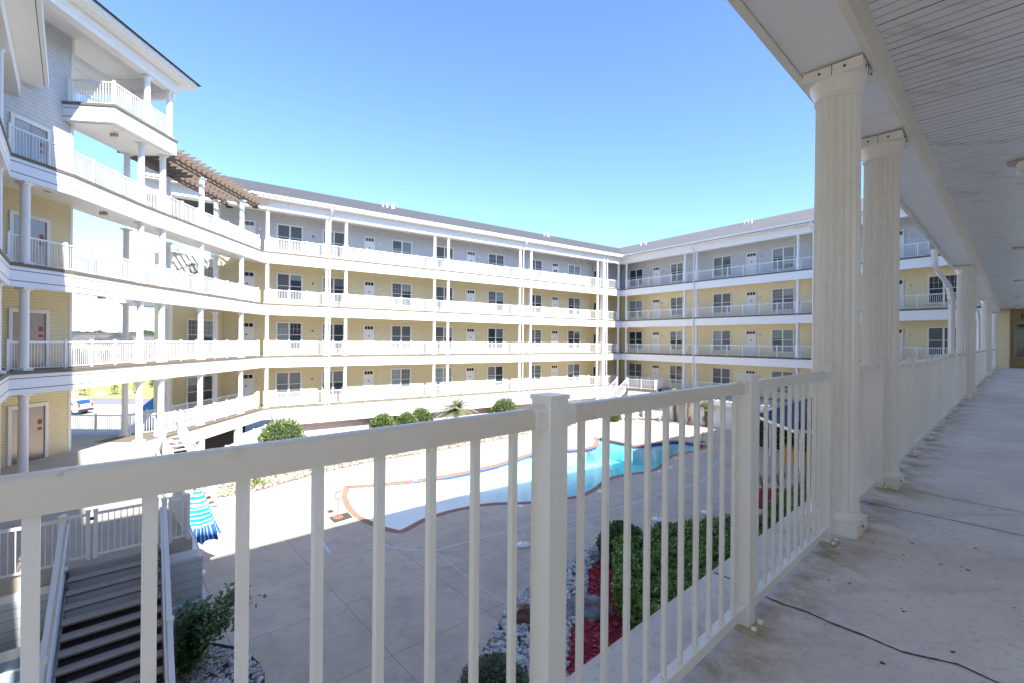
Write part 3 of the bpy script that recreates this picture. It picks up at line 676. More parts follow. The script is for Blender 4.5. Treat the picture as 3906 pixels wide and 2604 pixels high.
# pergola bridging tower roof level and the long wing
pg = thing('pergola', (-19, 29, LV[4]), 'weathered grey brown timber pergola spanning the open top gallery beside the tower', 'pergola')
pz = 10.74
def gal(Y, off): e = edge(min(Y, 34.9)); return Vector((e.x + off, Y, 0))
for off in (-.24, -2.15):
    m = MB(); ys = [24.7, 28.0, 32.4, 34.4 if off > -1 else 33.9]
    for a, b in zip(ys, ys[1:]):
        for sd_ in (-.07, .07): m.beam(gal(a, off + sd_) + Vector((0, 0, pz + .13)), gal(b, off + sd_) + Vector((0, 0, pz + .13)), .045, .26)
    obj('main_beam', m, M['pergola'], pg)
Y = 24.9; i = 0
while Y < 34.6:
    a, b = gal(Y, -2.75), gal(Y, .62); m = MB(); z = pz + .30
    m.beam((a.x, a.y - .0, z), (b.x, b.y, z), .045, .17); e = (b - a).normalized() * .16
    m.beam((b.x, b.y, z + .035), (b.x + e.x, b.y + e.y, z + .05), .045, .09)
    obj('rafter', m, M['pergola'], pg); Y += .47; i += 1
for off in (-1.9, -1.2, -.6, 0): m = MB(); m.beam(gal(24.8, off) + Vector((0, 0, pz + .40)), gal(34.4, off) + Vector((0, 0, pz + .40)), .04, .04); obj('batten', m, M['pergola'], pg)
for Y in (28.0, 32.4, 34.2):
    for off in (-.24, -2.15):
        q = gal(Y, off); m = MB(); m.box((q.x, q.y, pz - .0), (.34, .34, .10)); obj('bearing_block', m, M['black'], pg)
# exit signs and ceiling lamps hung under the galleries
for (x, y, z, lab) in ((437, 517, z5 - .95, 'red exit sign under the uppermost porch floor of the tower'), (396, 815, LV[4] - .78, 'red exit sign under the top gallery floor beside the tower'), (388, 1134, LV[3] - .78, 'red exit sign under the second gallery floor from the top')):
    p = G(x, y, z); m = MB(); m.box(p, (.34, .05, .18), R(12)); e = obj('exit_sign', m, plain('exit_sign_plate', (.78, .70, .62), .5, .03), label=lab, cat='sign', group='exit signs under the galleries')
    tx = text_obj('lettering', 'EXIT', .17, .004, M['red'], e, True)
    tx.matrix_local = Matrix.Translation(p) @ Matrix.Rotation(R(12), 4, 'Z') @ Matrix.Translation((0, -.031, 0)) @ Matrix.Rotation(R(90), 4, 'X')
    m = MB(); m.tube([(p.x, p.y, p.z + .09), (p.x, p.y, p.z + .2)], .02, 6); obj('bracket', m, M['black'], e)
for (x, y, z, lab) in ((184, 732, LV[4] - .70, 'rusty ceiling lamp under the top gallery near the elevators'), (177, 1102, LV[3] - .70, 'ceiling lamp under the middle gallery near the elevators')):
    p = G(x, y, z); m = MB(); m.lathe(p, [(.16, .08), (.16, .03), (.11, 0), (.05, -.04)], 14); obj('ceiling_lamp', m, plain('stained_lamp', (.45, .35, .22), .5), label=lab, cat='lamp')
# wreath on the fourth door of the long wing
td = (tw(2103, 1160) + tw(2129, 1160)) / 2; m = MB(); c = wC.P(td, .10, LV[4] + 1.45)
for i in range(40):
    a = i / 40 * 2 * math.pi; p = c + Vector((CD.x, CD.y, 0)) * math.cos(a) * .2 + Vector((0, 0, 1)) * math.sin(a) * .2; m.ball(p, .06, 1, .4, i)
obj('door_wreath', m, plain('red_brown_wreath', (.20, .04, .03), .8, .5, 12), label='round red and brown wreath hanging on a grey top storey door', cat='wreath')
# ================================================================== the camera's own building (gallery of level 2)
home = thing('gallery_building', (*W(18, 0).xy, GZ), 'building the photograph is taken from: gallery floors, beams and roof above the railing', 'building')
HP = [W(38.3, 1.11).xy, E0]
T0, T1 = -1.6, 38.3
def L3(poly, z0, z1, name, mt, par=home):   # prism given in (t, o)
    m = MB(); m.prism([W(t, o).xy for t, o in poly], z0, z1); return obj(name, m, mt, par)
def bt(t0, t1, o0, o1, z0, z1, name, mt, par=home): return L3([(t0, o0), (t1, o0), (t1, o1), (t0, o1)], z0, z1, name, mt, par)
fl = bt(T0, T1 + 6, -1.0, 1.11, -.25, 0, 'floor', M['gallery'], None); tag(fl, kind='structure')
cl = bt(T0, T1, -1.0, .62, 3.25, 3.28, 'ceiling', M['ceiling'], None); tag(cl, kind='structure')
bt(T0, T1, 0.0, 1.055, -.86, -.252, 'lower_fascia', M['fascia'])
bt(T0, T1 + 6, -1.3, -1.0, GZ, 11.6, 'wall', M['home_wall'])
bt(T0, T1, -1.0, 1.11, 3.75, ST, 'floor_slab', M['slab']); bt(T0, T1, -1.0, 1.11, 2 * ST - .12, 2 * ST, 'floor_slab', M['slab'])
bt(T0, T1, -1.0, 1.055, 2 * ST - .86, 2 * ST - .122, 'fascia', M['fascia']); bt(T0, T1, .66, 1.0, 3.06, 3.749, 'beam_core', M['beam_soffit'])
bt(T0, T1, -1.0, 1.11, 10.84, 11.5, 'eave_beam', M['white_far'])
obj('roof', MB().sweep(HP, [(.62, 11.62), (.62, 11.82), (-6, 14.5), (-12, 11.8), (-12, 11.62)]), M['roof'], home)
# boards of the beam, butted with open joints
js = [T0, 1.95, 4.69, 5.38, 8.02, 10.83, 13.6, 16.3, 19.0, 21.8, 24.5, 27.2, 30, 33, 36, T1]
for i, (a, b) in enumerate(zip(js, js[1:])):
    dz = .004 * ((i * 7) % 3)
    bt(a + .004, b - .004, .62, .658, 3.03 - dz, 3.249, 'beam_board', M['beam'])
    bt(a + .004, b - .004, .662, 1.006, 3.042, 3.055, 'soffit_board', M['beam_soffit'])
    if i % 2 == 0:
        bb = js[min(i + 2, len(js) - 1)]; bt(a + .004, bb - .004, 1.01, 1.055, 3.028, 3.748, 'fascia_board', M['beam'])
m = MB()
for t in [x * .31 + .1 for x in range(-5, 60)]:
    p = W(t, .619, 3.06); m.box(p, (.010, .004, .010), UANG); p = W(t, .655, 3.0295 - .008); pass
# cracks and control joints of the gallery floor
def floor_strip(name, pts, w, par=None):
    m = MB()
    for a, b in zip(pts, pts[1:]): m.beam(a, b, .003, w)
    return obj(name, m, M['black'], home)
def crack(pix, w, z=.002):
    pts = [G(x, y, 0) for x, y in pix]; m = MB(); L = []; Rr = []; rnd = random.Random(5)
    fine = []
    for a, b in zip(pts, pts[1:]):
        n = max(2, int((b - a).length / .02))
        for i in range(n): fine.append(a.lerp(b, i / n))
    fine.append(pts[-1])
    for i, p in enumerate(fine):
        d = (fine[min(i + 1, len(fine) - 1)] - fine[max(0, i - 1)]).normalized(); s_ = Vector((-d.y, d.x, 0)); ww = w * rnd.uniform(.6, 1.2); j = s_ * rnd.uniform(-.0015, .0015)
        L.append(p + s_ * ww / 2 + j + Vector((0, 0, z))); Rr.append(p - s_ * ww / 2 + j + Vector((0, 0, z)))
    k = len(fine); m.add(L + Rr, [(i, i + 1, k + i + 1, k + i) for i in range(k - 1)]); return m
CK = plain('blue_grey_crack_sealant', (.06, .065, .085), .8, .3, 20); JT = plain('open_joint', (.035, .025, .02), .9)
obj('floor_crack', crack([(2725, 2183), (2791, 2208), (2920, 2275), (2990, 2305), (3080, 2333), (3170, 2375), (3270, 2412), (3370, 2455), (3440, 2485), (3540, 2508), (3650, 2532), (3720, 2563), (3800, 2600), (3900, 2650)], .014), CK, home)
obj('floor_joint', crack([(3276, 1908), (3400, 1936), (3560, 1967), (3700, 1997), (3906, 2042), (4100, 2083)], .012), JT, home)
obj('floor_joint', crack([(3452, 1862), (3560, 1886), (3700, 1914), (3906, 1953), (4100, 1990)], .007), JT, home)
rnd = random.Random(11); m = MB()
for i in range(90):
    t, o = rnd.uniform(1.5, 7), rnd.uniform(-.5, .68); r_ = rnd.uniform(.003, .011); p = W(t, o, .002); a = rnd.uniform(0, 3)
    q = [p + Vector((math.cos(a + j * 1.05) * r_ * rnd.uniform(.5, 1.6), math.sin(a + j * 1.05) * r_ * rnd.uniform(.5, 1.2), 0)) for j in range(6)]; m.add(q, [tuple(range(6))])
obj('floor_stains', m, plain('brown_spots', (.10, .075, .05), .9), home)
# end of the gallery: wall pier, recessed wall, window, letters
bt(38.35, 44.2, .26, 1.05, -.02, 3.6, 'end_pier', M['yellow_d']); bt(40.3, 44.2, -1.0, .258, -.02, 3.6, 'end_wall', M['yellow_d'])
bt(38.3, 44, -1.0, 1.06, 3.6, 11.6, 'end_wall', M['yellow_d'])
ew = Wall(W(40.3, .26).xy, -N, -U); window(home, ew, .16, 2.1, .55, 2.55, 'glass', None, False)
tx = text_obj('wall_lettering', 'EL', .42, .01, plain('brown_letters', (.12, .08, .05)), home, False)
tx.matrix_local = WM[home].inverted() @ Matrix.Translation(ew.P(.42, .02, 2.78)) @ Matrix.Rotation(math.atan2(ew.d.y, ew.d.x), 4, 'Z') @ Matrix.Rotation(R(90), 4, 'X')
# ---------------- railing of the gallery
SP = 1.265; PT = [.881 + SP * k for k in range(-2, 40)]
bal = MB(); bal.box((0, 0, .5575), (.0158, .0158, .905))
def near_railing(name, t0, t1, label, joined):
    # posts at equal spacing between t0 and t1
    n = max(1, round((t1 - t0) / SP)); sp = (t1 - t0) / n
    root = thing(name, W(t0, .80, 0), label, 'railing', 'railing sections of the gallery', UANG)
    L = t1 - t0; pts = [i * sp for i in range(n + 1)]
    first = None
    for i, x in enumerate(pts):
        if t0 + x < -1.0: continue
        if first is None:
            m = MB(); m.box((0, 0, .54), (.064, .064, 1.075)); p_ = obj('post', m, M['white'], root, world=False)
            m = MB(); m.box((0, 0, 1.083), (.0705, .0705, .012)); cap = obj('post_cap', m, M['white'], p_, world=False)
            m = MB(); m.box((0, -.012, .007), (.115, .105, .014)); fp = obj('foot_plate', m, plain('rust_stained_plate', (.50, .42, .28), .7, .4, 20), p_, world=False)
            caps = []
            for sx in (-.036, .036):
                m = MB(); m.ball((sx, -.052, .020), (.012, .012, .010), 2); caps.append(obj('bolt_cap', m, M['white'], p_, world=False, smooth=True))
            first = (p_, [cap, fp] + caps); p_.location = (x, 0, 0)
        else:
            c = first[0].copy(); COL.objects.link(c); c.location = (x, 0, 0)
            for s_ in first[1]: e = s_.copy(); COL.objects.link(e); e.parent = c
    prof = [(-.022, 1.012), (.022, 1.012), (.022, 1.047), (.0205, 1.053), (.016, 1.0575), (0, 1.0605), (-.016, 1.0575), (-.0205, 1.053), (-.022, 1.047)]
    bprof = [(-.019, .062), (.019, .062), (.019, .102), (-.019, .102)]
    for a, b in zip(pts, pts[1:]):
        A_, B_ = a + .036, b - .036
        obj('top_rail', MB().sweep([(A_, 0), (B_, 0)], prof), M['rail'], root, world=False, smooth=True)
        obj('bottom_rail', MB().sweep([(A_, 0), (B_, 0)], bprof), M['white'], root, world=False)
        if t0 > 6: BR = ()
        else: BR = (A_ - .001, B_ - .036)
        for x in BR:
            if t0 + x < -.9: continue
            m = MB(); m.sweep([(x, 0), (x + .038, 0)], [(o * 1.12, z + (.0025 if z > 1.03 else -.0025)) for o, z in prof]); obj('rail_bracket', m, M['white'], root, world=False)
            m = MB(); m.sweep([(x, 0), (x + .038, 0)], [(o * 1.15, z + (.002 if z > .08 else -.002)) for o, z in bprof]); obj('rail_bracket', m, M['white'], root, world=False)
        if (b - a) > .4:
            nb = round((b - a) / .1125) - 1; s0_ = ((b - a) - (nb - 1) * .1125) / 2
            for j in range(nb):
                x = a + s0_ + .1125 * j
                if t0 + x < -.9: continue
                if near_railing.b is None: near_railing.b = obj('baluster', bal, M['white'], root, world=False); near_railing.b.location = (x, 0, 0)
                else: c = near_railing.b.copy(); COL.objects.link(c); c.parent = root; c.location = (x, 0, 0)
    return root
near_railing.b = None
near_railing('railing', .881 - SP * 2, .881 + SP * 2, 'nearest white railing section crossing the whole foreground up to the first fluted column', 1)
near_railing('railing', 3.93, 5.06, 'short white railing section between the nearest two fluted columns', 1)
near_railing('railing', 5.45, 14.85, 'long white railing section between the second and third fluted columns', 1)
near_railing('railing', 15.2, 16.35, 'short white railing section between the third and fourth fluted columns', 1)
near_railing('railing', 16.75, 26.1, 'white railing section beyond the fourth fluted column', 1)
near_railing('railing', 26.5, 27.6, 'very short white railing section between the fifth and sixth columns', 1)
near_railing('railing', 28.0, 37.3, 'farthest white railing section ending at the cream wall', 1)
# ---------------- fluted columns
m = MB(); m.lathe((0, 0, 0), [(.141, .12), (.136, .16), (.134, .3), (.133, 1.2), (.130, 2.2), (.127, 2.80), (.127, 2.85)], 240, 20, .016)
colr = thing('fluted_column', W(3.76, .83), 'fluted white column nearest the camera, tallest in the picture', 'column', 'fluted columns along the gallery', UANG)
obj('shaft', m, M['white'], colr, world=False, smooth=False)
m = MB(); m.box((0, 0, .04), (.31, .31, .08)); m.lathe((0, 0, 0), [(.152, .08), (.158, .095), (.152, .115), (.144, .125), (.142, .14)], 48); bs = obj('base', m, M['white'], colr, world=False, smooth=True)
m = MB()
for sx, sy, r_ in ((-.157, 0, 0), (0, -.157, 1), (.157, 0, 0)): m.box((sx, sy, .045), (.006, .014, .014) if not r_ else (.014, .006, .014))
obj('screw', m, M['soffit_groove'], bs, world=False)
m = MB(); m.box((0, 0, 2.995), (.33, .33, .066)); m.lathe((0, 0, 0), [(.130, 2.845), (.138, 2.85), (.138, 2.862), (.132, 2.868), (.134, 2.875), (.150, 2.915), (.160, 2.94), (.163, 2.962)], 48)
cp = obj('capital', m, M['white'], colr, world=False, smooth=True)
m = MB()
for sx in (-.07, .07):
    m.box((sx, -.167, 2.995), (.014, .006, .014)); m.box((-.167, sx, 2.995), (.006, .014, .014))
m.box((0, -.1665, 2.995), (.003, .004, .066)); m.box((-.1665, 0, 2.995), (.004, .003, .066)); obj('screw', m, M['soffit_groove'], cp, world=False)
for t, lab in ((5.26, 'second fluted white column from the camera'), (15.03, 'third fluted white column, first of the second pair'), (16.55, 'fourth fluted column, cream lit, second of the second pair'),
               (26.3, 'fifth fluted column, first of the third pair down the gallery'), (27.8, 'sixth fluted column, second of the third pair'), (37.55, 'farthest fluted column, beside the cream end wall')):
    copy_tree(colr, W(t, .83), UANG, label=lab)
def ground_pipe(t, lab):
    P = lambda tt, o, z: W(tt, o, z); m = MB()
    pts = [P(t, 1.30, 3.4), P(t, 1.28, 3.0), P(t + .05, 1.05, 2.55), P(t + .06, 1.0, 2.2), P(t + .06, 1.0, -.8)]
    for a, b in zip(pts, pts[1:]): m.beam(a, b, .085, .085)
    for p in pts[1:-1]: m.box(p, (.09, .09, .09), UANG)
    obj('downspout', m, M['white_far'], label=lab, cat='downspout', group='downspouts beside the gallery columns')
ground_pipe(14.4, 'curved white downspout beside the third fluted column'); ground_pipe(25.6, 'curved white downspout beside the fifth fluted column')
# ---------------- gallery ceiling lamps
lmp = thing('ceiling_lamp', W(7.62, -.03, 3.25), 'nearest ceiling lamp of the gallery, cut by the right edge of the photo', 'lamp', 'ceiling lamps of the gallery', UANG)
m = MB(); m.lathe((0, 0, 0), [(.11, -.001), (.11, -.03), (.06, -.045)], 20); obj('canopy', m, plain('aged_lamp_base', (.50, .45, .36), .5), lmp, world=False, smooth=True)
m = MB(); m.tube([(-.03, 0, -.06), (-.14, 0, -.085)], [.035, .045], 14); m.tube([(.03, 0, -.06), (.14, 0, -.085)], [.035, .045], 14); obj('bulb', m, plain('frosted_bulb', (.8, .78, .72), .3), lmp, world=False, smooth=True)
for t, lab in ((14.3, 'second ceiling lamp along the gallery'), (21.5, 'third ceiling lamp along the gallery'), (29, 'fourth small ceiling lamp along the gallery'), (35.5, 'farthest ceiling lamp just before the cream end wall')):
    copy_tree(lmp, W(t, -.03, 3.25), UANG, label=lab)
Ws = lambda t, o, z=0: W(t - .085 * (14.2 - min(o, 14.2)), o, z)
# ---------------- wooden stair below the camera
st = thing('wooden_stair', W(.8, 12, GZ), 'wide weathered timber stair climbing from below to the gated patio landing', 'stair')
z0 = LV[1]
m = MB(); m.prism([Ws(-.06, 14.2).xy, Ws(1.68, 14.2).xy, Ws(1.68, 14.50).xy, Ws(-.06, 14.50).xy], z0 - .06, z0 + .002); obj('landing_board', m, M['step'], st)
for i in range(1, 19):
    z = z0 - .174 * i; o = 14.2 - .285 * i
    m = MB(); m.prism([Ws(0.0, o).xy, Ws(1.62, o).xy, Ws(1.62, o + .29).xy, Ws(0.0, o + .29).xy], z - .04, z)
    tr_ = obj('tread', m, M['step'], st)
    m = MB(); m.prism([Ws(0.0, o - .012).xy, Ws(1.62, o - .012).xy, Ws(1.62, o - .001).xy, Ws(0.0, o - .001).xy], z - .035, z + .002); obj('nosing', m, M['slab'], tr_)
    if i <= 4: m = MB(); m.prism([Ws(0.02, o + .275).xy, Ws(1.6, o + .275).xy, Ws(1.6, o + .285).xy, Ws(.02, o + .285).xy], z, z + .13); obj('riser', m, plain('grey_blue_riser', (.25, .27, .30), .7), tr_)
sm = plain('pale_blue_white_stringer', (.62, .68, .72), .5, .08)
for t in (-.07, 1.69):
    a, b = Ws(t, 14.3, z0 - .12), Ws(t, 9.05, GZ - .05); m = MB(); m.beam(a, b, .06, .30); m.beam(Ws(t, 14.35, z0 + .02), Ws(t, 14.1, z0 + .02), .12, .03); obj('stringer', m, sm, st)
    tt = t + (-.03 if t < 0 else .03)
    a, b = Ws(tt, 14.35, z0 + 1.0), Ws(tt, 8.9, GZ + .92)
    m = MB(); m.beam(a, b, .09, .05); m.beam(Ws(tt, 14.3, z0 + .10), Ws(tt, 8.9, GZ + .08), .045, .045)
    for k_ in range(46): o = 14.25 - k_ * .115; zz = z0 + 1.0 - (14.35 - o) * .611; m.box(Ws(tt, o, zz - .46), (.018, .018, .9), UANG)
    hr = obj('handrail', m, M['white_far'], st)
    for o, zz in ((14.35, z0), (11.6, z0 - 1.68), (9.0, GZ)):
        m = MB(); m.box(Ws(tt, o, zz + .55), (.1, .1, 1.15), UANG); m.box(Ws(tt, o, zz + 1.14), (.13, .13, .035), UANG); obj('post', m, M['white_far'], hr)
    gr = tt + (.09 if t < 0 else -.09); m = MB(); m.tube([Ws(gr - (.09 if t < 0 else -.09), 14.3, z0 + .80), Ws(gr, 14.3, z0 + .95), Ws(gr, 14.1, z0 + .93), Ws(gr, 9.0, GZ + .85)], .022, 8); obj('grab_rail', m, M['white_far'], st, smooth=True)
m = MB(); q = [Ws(.0, 14.1, z0 - .30), Ws(1.62, 14.1, z0 - .30), Ws(1.62, 9.1, GZ + .02), Ws(0, 9.1, GZ + .02)]; m.add(q + [p - Vector((0, 0, .05)) for p in q], [(0, 1, 2, 3), (7, 6, 5, 4), (0, 3, 7, 4), (1, 0, 4, 5), (2, 1, 5, 6), (3, 2, 6, 7)]); obj('gap_shade_panel', m, M['dark'], st)  # near-black panel added below the treads to darken the open gaps
gt = thing('gate', W(.85, 14.45, z0), 'white picket gate at the top of the timber stair', 'gate')
rail_span(gt, W(.45, 14.5).xy, W(1.58, 14.5).xy, z0 + .01, ends=True); rail_span(gt, W(-.08, 14.5).xy, W(.32, 14.5).xy, z0 + .01)
m = MB(); m.box(W(.385, 14.47, z0 + .95), (.06, .05, .06), UANG); obj('latch', m, M['black'], gt)
# metal roof of a lower lean-to at the bottom left
lt = thing('metal_awning', W(-1.0, 12.6, -5.3), 'blue grey standing seam awning with white edge at the bottom left corner', 'awning')
m = MB(); aw = [W(-.30, 13.3, -5.05), W(-2.6, 13.3, -5.05), W(-2.6, 11.0, -5.9), W(-.75, 11.0, -5.9)]; m.add(aw + [p - Vector((0, 0, .08)) for p in aw], [(0, 1, 2, 3), (7, 6, 5, 4), (0, 3, 7, 4), (1, 0, 4, 5), (2, 1, 5, 6), (3, 2, 6, 7)]); obj('roof_panel', m, plain('blue_grey_metal', (.30, .38, .44), .4, .1), lt)
m = MB(); m.beam(W(-.2, 13.35, -5.0), W(-2.7, 13.35, -5.0), .10, .22); m.beam(aw[0] + Vector((0, 0, .03)), aw[3] + Vector((0, 0, .03)), .08, .12)
obj('edge_trim', m, M['white_far'], lt)
m = MB()
for k_ in range(7): m.beam(W(-.36 - .07 * k_, 13.0 - .3 * k_, -5.13 - .11 * k_), W(-2.6, 13.0 - .3 * k_, -5.13 - .11 * k_), .03, .05)
obj('seam', m, M['white_side'], lt)
# ================================================================== ground, pool, planting
def V2(p): return Vector((p.x, p.y))
def sheet(name, outer, holes, z, mt, **kw):
    loops = [[Vector((p[0], p[1], 0)) for p in l] for l in [outer] + holes]
    allp = [p for l in loops for p in l]; tr = geometry.tessellate_polygon(loops); m = MB(); m.v = [Vector((p.x, p.y, z)) for p in allp]; m.f = [tuple(t) for t in tr]
    me_f = []
    for f in m.f:
        a, b, c = [m.v[i] for i in f]
        me_f.append(f if (b - a).cross(c - a).z > 0 else f[::-1])
    m.f = me_f; return obj(name, m, mt, **kw)
Q = [W(-8, -1).xy, W(52, -1).xy, Vector((16, 62)), Vector((-20.5, 36)), Vector((-24, 24))]
sheet('ground', [(-3000, -3000), (3000, -3000), (3000, 3000), (-3000, 3000)], [Q], GZ - .01, M['earth'], kind='structure')
sheet('parking_lot', [(-110, -20), (-24.2, -20), (-24.2, 36.3), (-21, 36.5), (-5, 60), (-110, 60)], [], GZ + .002, M['lot'], kind='structure')
sheet('road', [(-200, 60), (100, 57), (100, 62.5), (-200, 66.5)], [], GZ + .006, M['asphalt'], kind='structure')
sheet('lawn', [(-200, 66.5), (100, 62.5), (100, 92), (-200, 92)], [], GZ + .01, M['grass'], kind='structure')
# pool outline (outer edge of the coping), west tip, near side, east, far side
curve = [(1316, 1851), (1302, 1882), (1307, 1914), (1335, 1959), (1374, 1984), (1438, 2013), (1508, 2032), (1540, 2030), (1579, 2010), (1624, 1984), (1668, 1968), (1732, 1949), (1828, 1930), (1900, 1922), (2027, 1920), (2182, 1901), (2238, 1889), (2290, 1860), (2322, 1828), (2386, 1811), (2456, 1803), (2513, 1791), (2545, 1765)]
sharp = [(2556, 1746), (2575, 1736), (2614, 1729), (2671, 1717), (2700, 1706), (2697, 1695), (2648, 1687), (2614, 1681), (2594, 1678), (2556, 1678), (2531, 1682), (2415, 1695), (2388, 1687), (2330, 1675), (2292, 1665), (2262, 1668), (2272, 1682), (2262, 1698), (2225, 1708), (2182, 1710)]
curve2 = [(2100, 1716), (2027, 1725), (1970, 1743), (1900, 1767), (1828, 1783), (1796, 1792), (1630, 1822), (1470, 1840), (1387, 1848)]
def chaikin(p, n=2):
    for _ in range(n): q = [p[0]]; [q.extend((a.lerp(b, .25), a.lerp(b, .75))) for a, b in zip(p, p[1:])]; q.append(p[-1]); p = q
    return p
out_p = chaikin([V2(G(x, y)) for x, y in curve]) + [V2(G(x, y)) for x, y in sharp] + chaikin([V2(G(x, y)) for x, y in curve2])
def inset(poly, d):
    n = len(poly); r = []
    for i, p in enumerate(poly):
        a = (p - poly[i - 1]).normalized(); b = (poly[(i + 1) % n] - p).normalized(); na, nb = Vector((-a.y, a.x)), Vector((-b.y, b.x)); nn = (na + nb).normalized(); r.append(p + nn * d / max(.6, nn.dot(na)))
    return r
in_p = inset(out_p, .30)
sheet('pool_deck', Q, [out_p], GZ, M['deck'], kind='structure')
pool = thing('swimming_pool', (*in_p[0], GZ), 'long freeform swimming pool with brick coping and a sloping beach end', 'swimming pool')
n = len(out_p); m = MB()
for i in range(n):
    j = (i + 1) % n; a, b, c, d = out_p[i], out_p[j], in_p[j], in_p[i]
    m.add([(a.x, a.y, GZ + .012), (b.x, b.y, GZ + .012), (c.x, c.y, GZ + .012), (d.x, d.y, GZ + .012), (d.x, d.y, GZ - .05), (c.x, c.y, GZ - .05)], [(0, 1, 2, 3), (3, 2, 5, 4)])
obj('coping', m, M['coping'], pool)
m = MB(); per = 0
for i in range(n):
    j = (i + 1) % n; a, b, c, d = out_p[i], out_p[j], in_p[j], in_p[i]; L = (c - d).length; k = max(1, round(L / .22))
    for q in range(k):
        u = q / k; p0, p1 = a.lerp(b, u), d.lerp(c, u); m.beam((p0.x, p0.y, GZ + .0135), (p1.x, p1.y, GZ + .0135), .02, .004)
tag(obj('mortar_joints', m, M['mortar'], pool), kind='stuff')
m = MB(); m2 = MB()
for i in range(n):
    j = (i + 1) % n; c, d = in_p[j], in_p[i]
    m.add([(d.x, d.y, GZ - .05), (c.x, c.y, GZ - .05), (c.x, c.y, GZ - .24), (d.x, d.y, GZ - .24)], [(0, 1, 2, 3)])
    m2.add([(d.x, d.y, GZ - .24), (c.x, c.y, GZ - .24), (c.x, c.y, GZ - 2.4), (d.x, d.y, GZ - 2.4)], [(0, 1, 2, 3)])
obj('waterline_tile', m, M['tile'], pool); obj('basin_wall', m2, M['plaster'], pool)
tip = V2(G(1305, 1882)); ax = (V2(G(2600, 1700)) - tip).normalized()
def depth(s):
    P_ = [(-2, .0), (1, .02), (5.5, .12), (9, .40), (14, .85), (20, 1.35), (26, 1.7), (40, 1.7)]
    for (a, da), (b, db) in zip(P_, P_[1:]):
        if s <= b: return da + (db - da) * (s - a) / (b - a)
    return 1.7
bm = bmesh.new(); vs = [bm.verts.new((p.x, p.y, 0)) for p in in_p]
for t_ in geometry.tessellate_polygon([[Vector((p.x, p.y, 0)) for p in in_p]]):
    try: bm.faces.new([vs[i] for i in t_])
    except Exception: pass
for s_ in (1, 3, 5.5, 9, 14, 20, 26): bmesh.ops.bisect_plane(bm, geom=bm.verts[:] + bm.edges[:] + bm.faces[:], plane_co=(*(tip + ax * s_), 0), plane_no=(*ax, 0))
for v in bm.verts: v.co.z = GZ - .05 - depth((v.co.xy - tip).dot(ax))
bm.verts.index_update(); m = MB(); m.v = [v.co.copy() for v in bm.verts]; m.f = [tuple(v.index for v in f.verts) for f in bm.faces]; bm.free()
obj('basin_floor', m, M['plaster'], pool)
def water():
    t = NT('pool_water'); t.n.remove(t.b); o = t.n['Material Output']
    tr = t.n.new('ShaderNodeBsdfTransparent'); gl = t.n.new('ShaderNodeBsdfGlossy'); gl.inputs['Roughness'].default_value = .03
    fr = t.n.new('ShaderNodeFresnel'); fr.inputs['IOR'].default_value = 1.33; mx = t.n.new('ShaderNodeMixShader')
    nb = t.n.new('ShaderNodeBump'); nb.inputs['Strength'].default_value = .6; nb.inputs['Distance'].default_value = .02; t.l.new(t.noise(2.2, 3), nb.inputs['Height'])
    t.l.new(nb.outputs[0], gl.inputs['Normal']); t.l.new(nb.outputs[0], fr.inputs['Normal'])
    t.l.new(t.math('MULTIPLY', fr.outputs[0], .75), mx.inputs[0]); t.l.new(tr.outputs[0], mx.inputs[1]); t.l.new(gl.outputs[0], mx.inputs[2]); t.l.new(mx.outputs[0], o.inputs['Surface'])
    va = t.n.new('ShaderNodeVolumeAbsorption'); va.inputs['Color'].default_value = (.0, .90, .93, 1); va.inputs['Density'].default_value = .24; t.l.new(va.outputs[0], o.inputs['Volume']); return t.m
WAT = water()
wp = inset(out_p, .302); m = MB(); m.prism(wp, GZ - 3, GZ - .17); obj('water', m, WAT, kind='structure')
# painted / drain strips on the deck
ds = plain('pale_blue_strip', (.46, .60, .74), .6, .35, 5)
def px_strip(pix, w, z=.006): return crack_world([G(x, y) for x, y in pix], w, z)
def crack_world(pts, w, z):
    pts = [Vector((p.x, p.y, GZ)) for p in pts]; L, Rr = [], []
    for i, p in enumerate(pts):
        d = (pts[min(i + 1, len(pts) - 1)] - pts[max(0, i - 1)]).normalized(); s_ = Vector((-d.y, d.x, 0)); L.append(p + s_ * w / 2 + Vector((0, 0, z))); Rr.append(p - s_ * w / 2 + Vector((0, 0, z)))
    k = len(pts); m = MB(); m.add(L + Rr, [(i, i + 1, k + i + 1, k + i) for i in range(k - 1)]); return m
o = obj('deck_drain', px_strip([(1392, 2073), (1467, 2077), (1540, 2092), (1624, 2098), (1668, 2096), (1828, 2051), (1937, 2024), (2027, 2001), (2171, 1989), (2322, 1944), (2386, 1926), (2530, 1880), (2646, 1845), (2682, 1831), (2703, 1803), (2745, 1739)], .08), ds, label='pale blue drain strip curving across the shaded pool deck', cat='drain')
obj('deck_drain', px_strip([(1124, 1920), (1175, 1990), (1230, 2063), (1258, 2108)], .11), ds, label='short pale blue drain strip left of the pool beach end', cat='drain')
jw = plain('white_joint_strip', (.62, .62, .60), .7)
o = obj('deck_joint', px_strip([(1668, 2108), (1790, 2205), (1937, 2307)], .03), jw); tag(o, kind='structure')
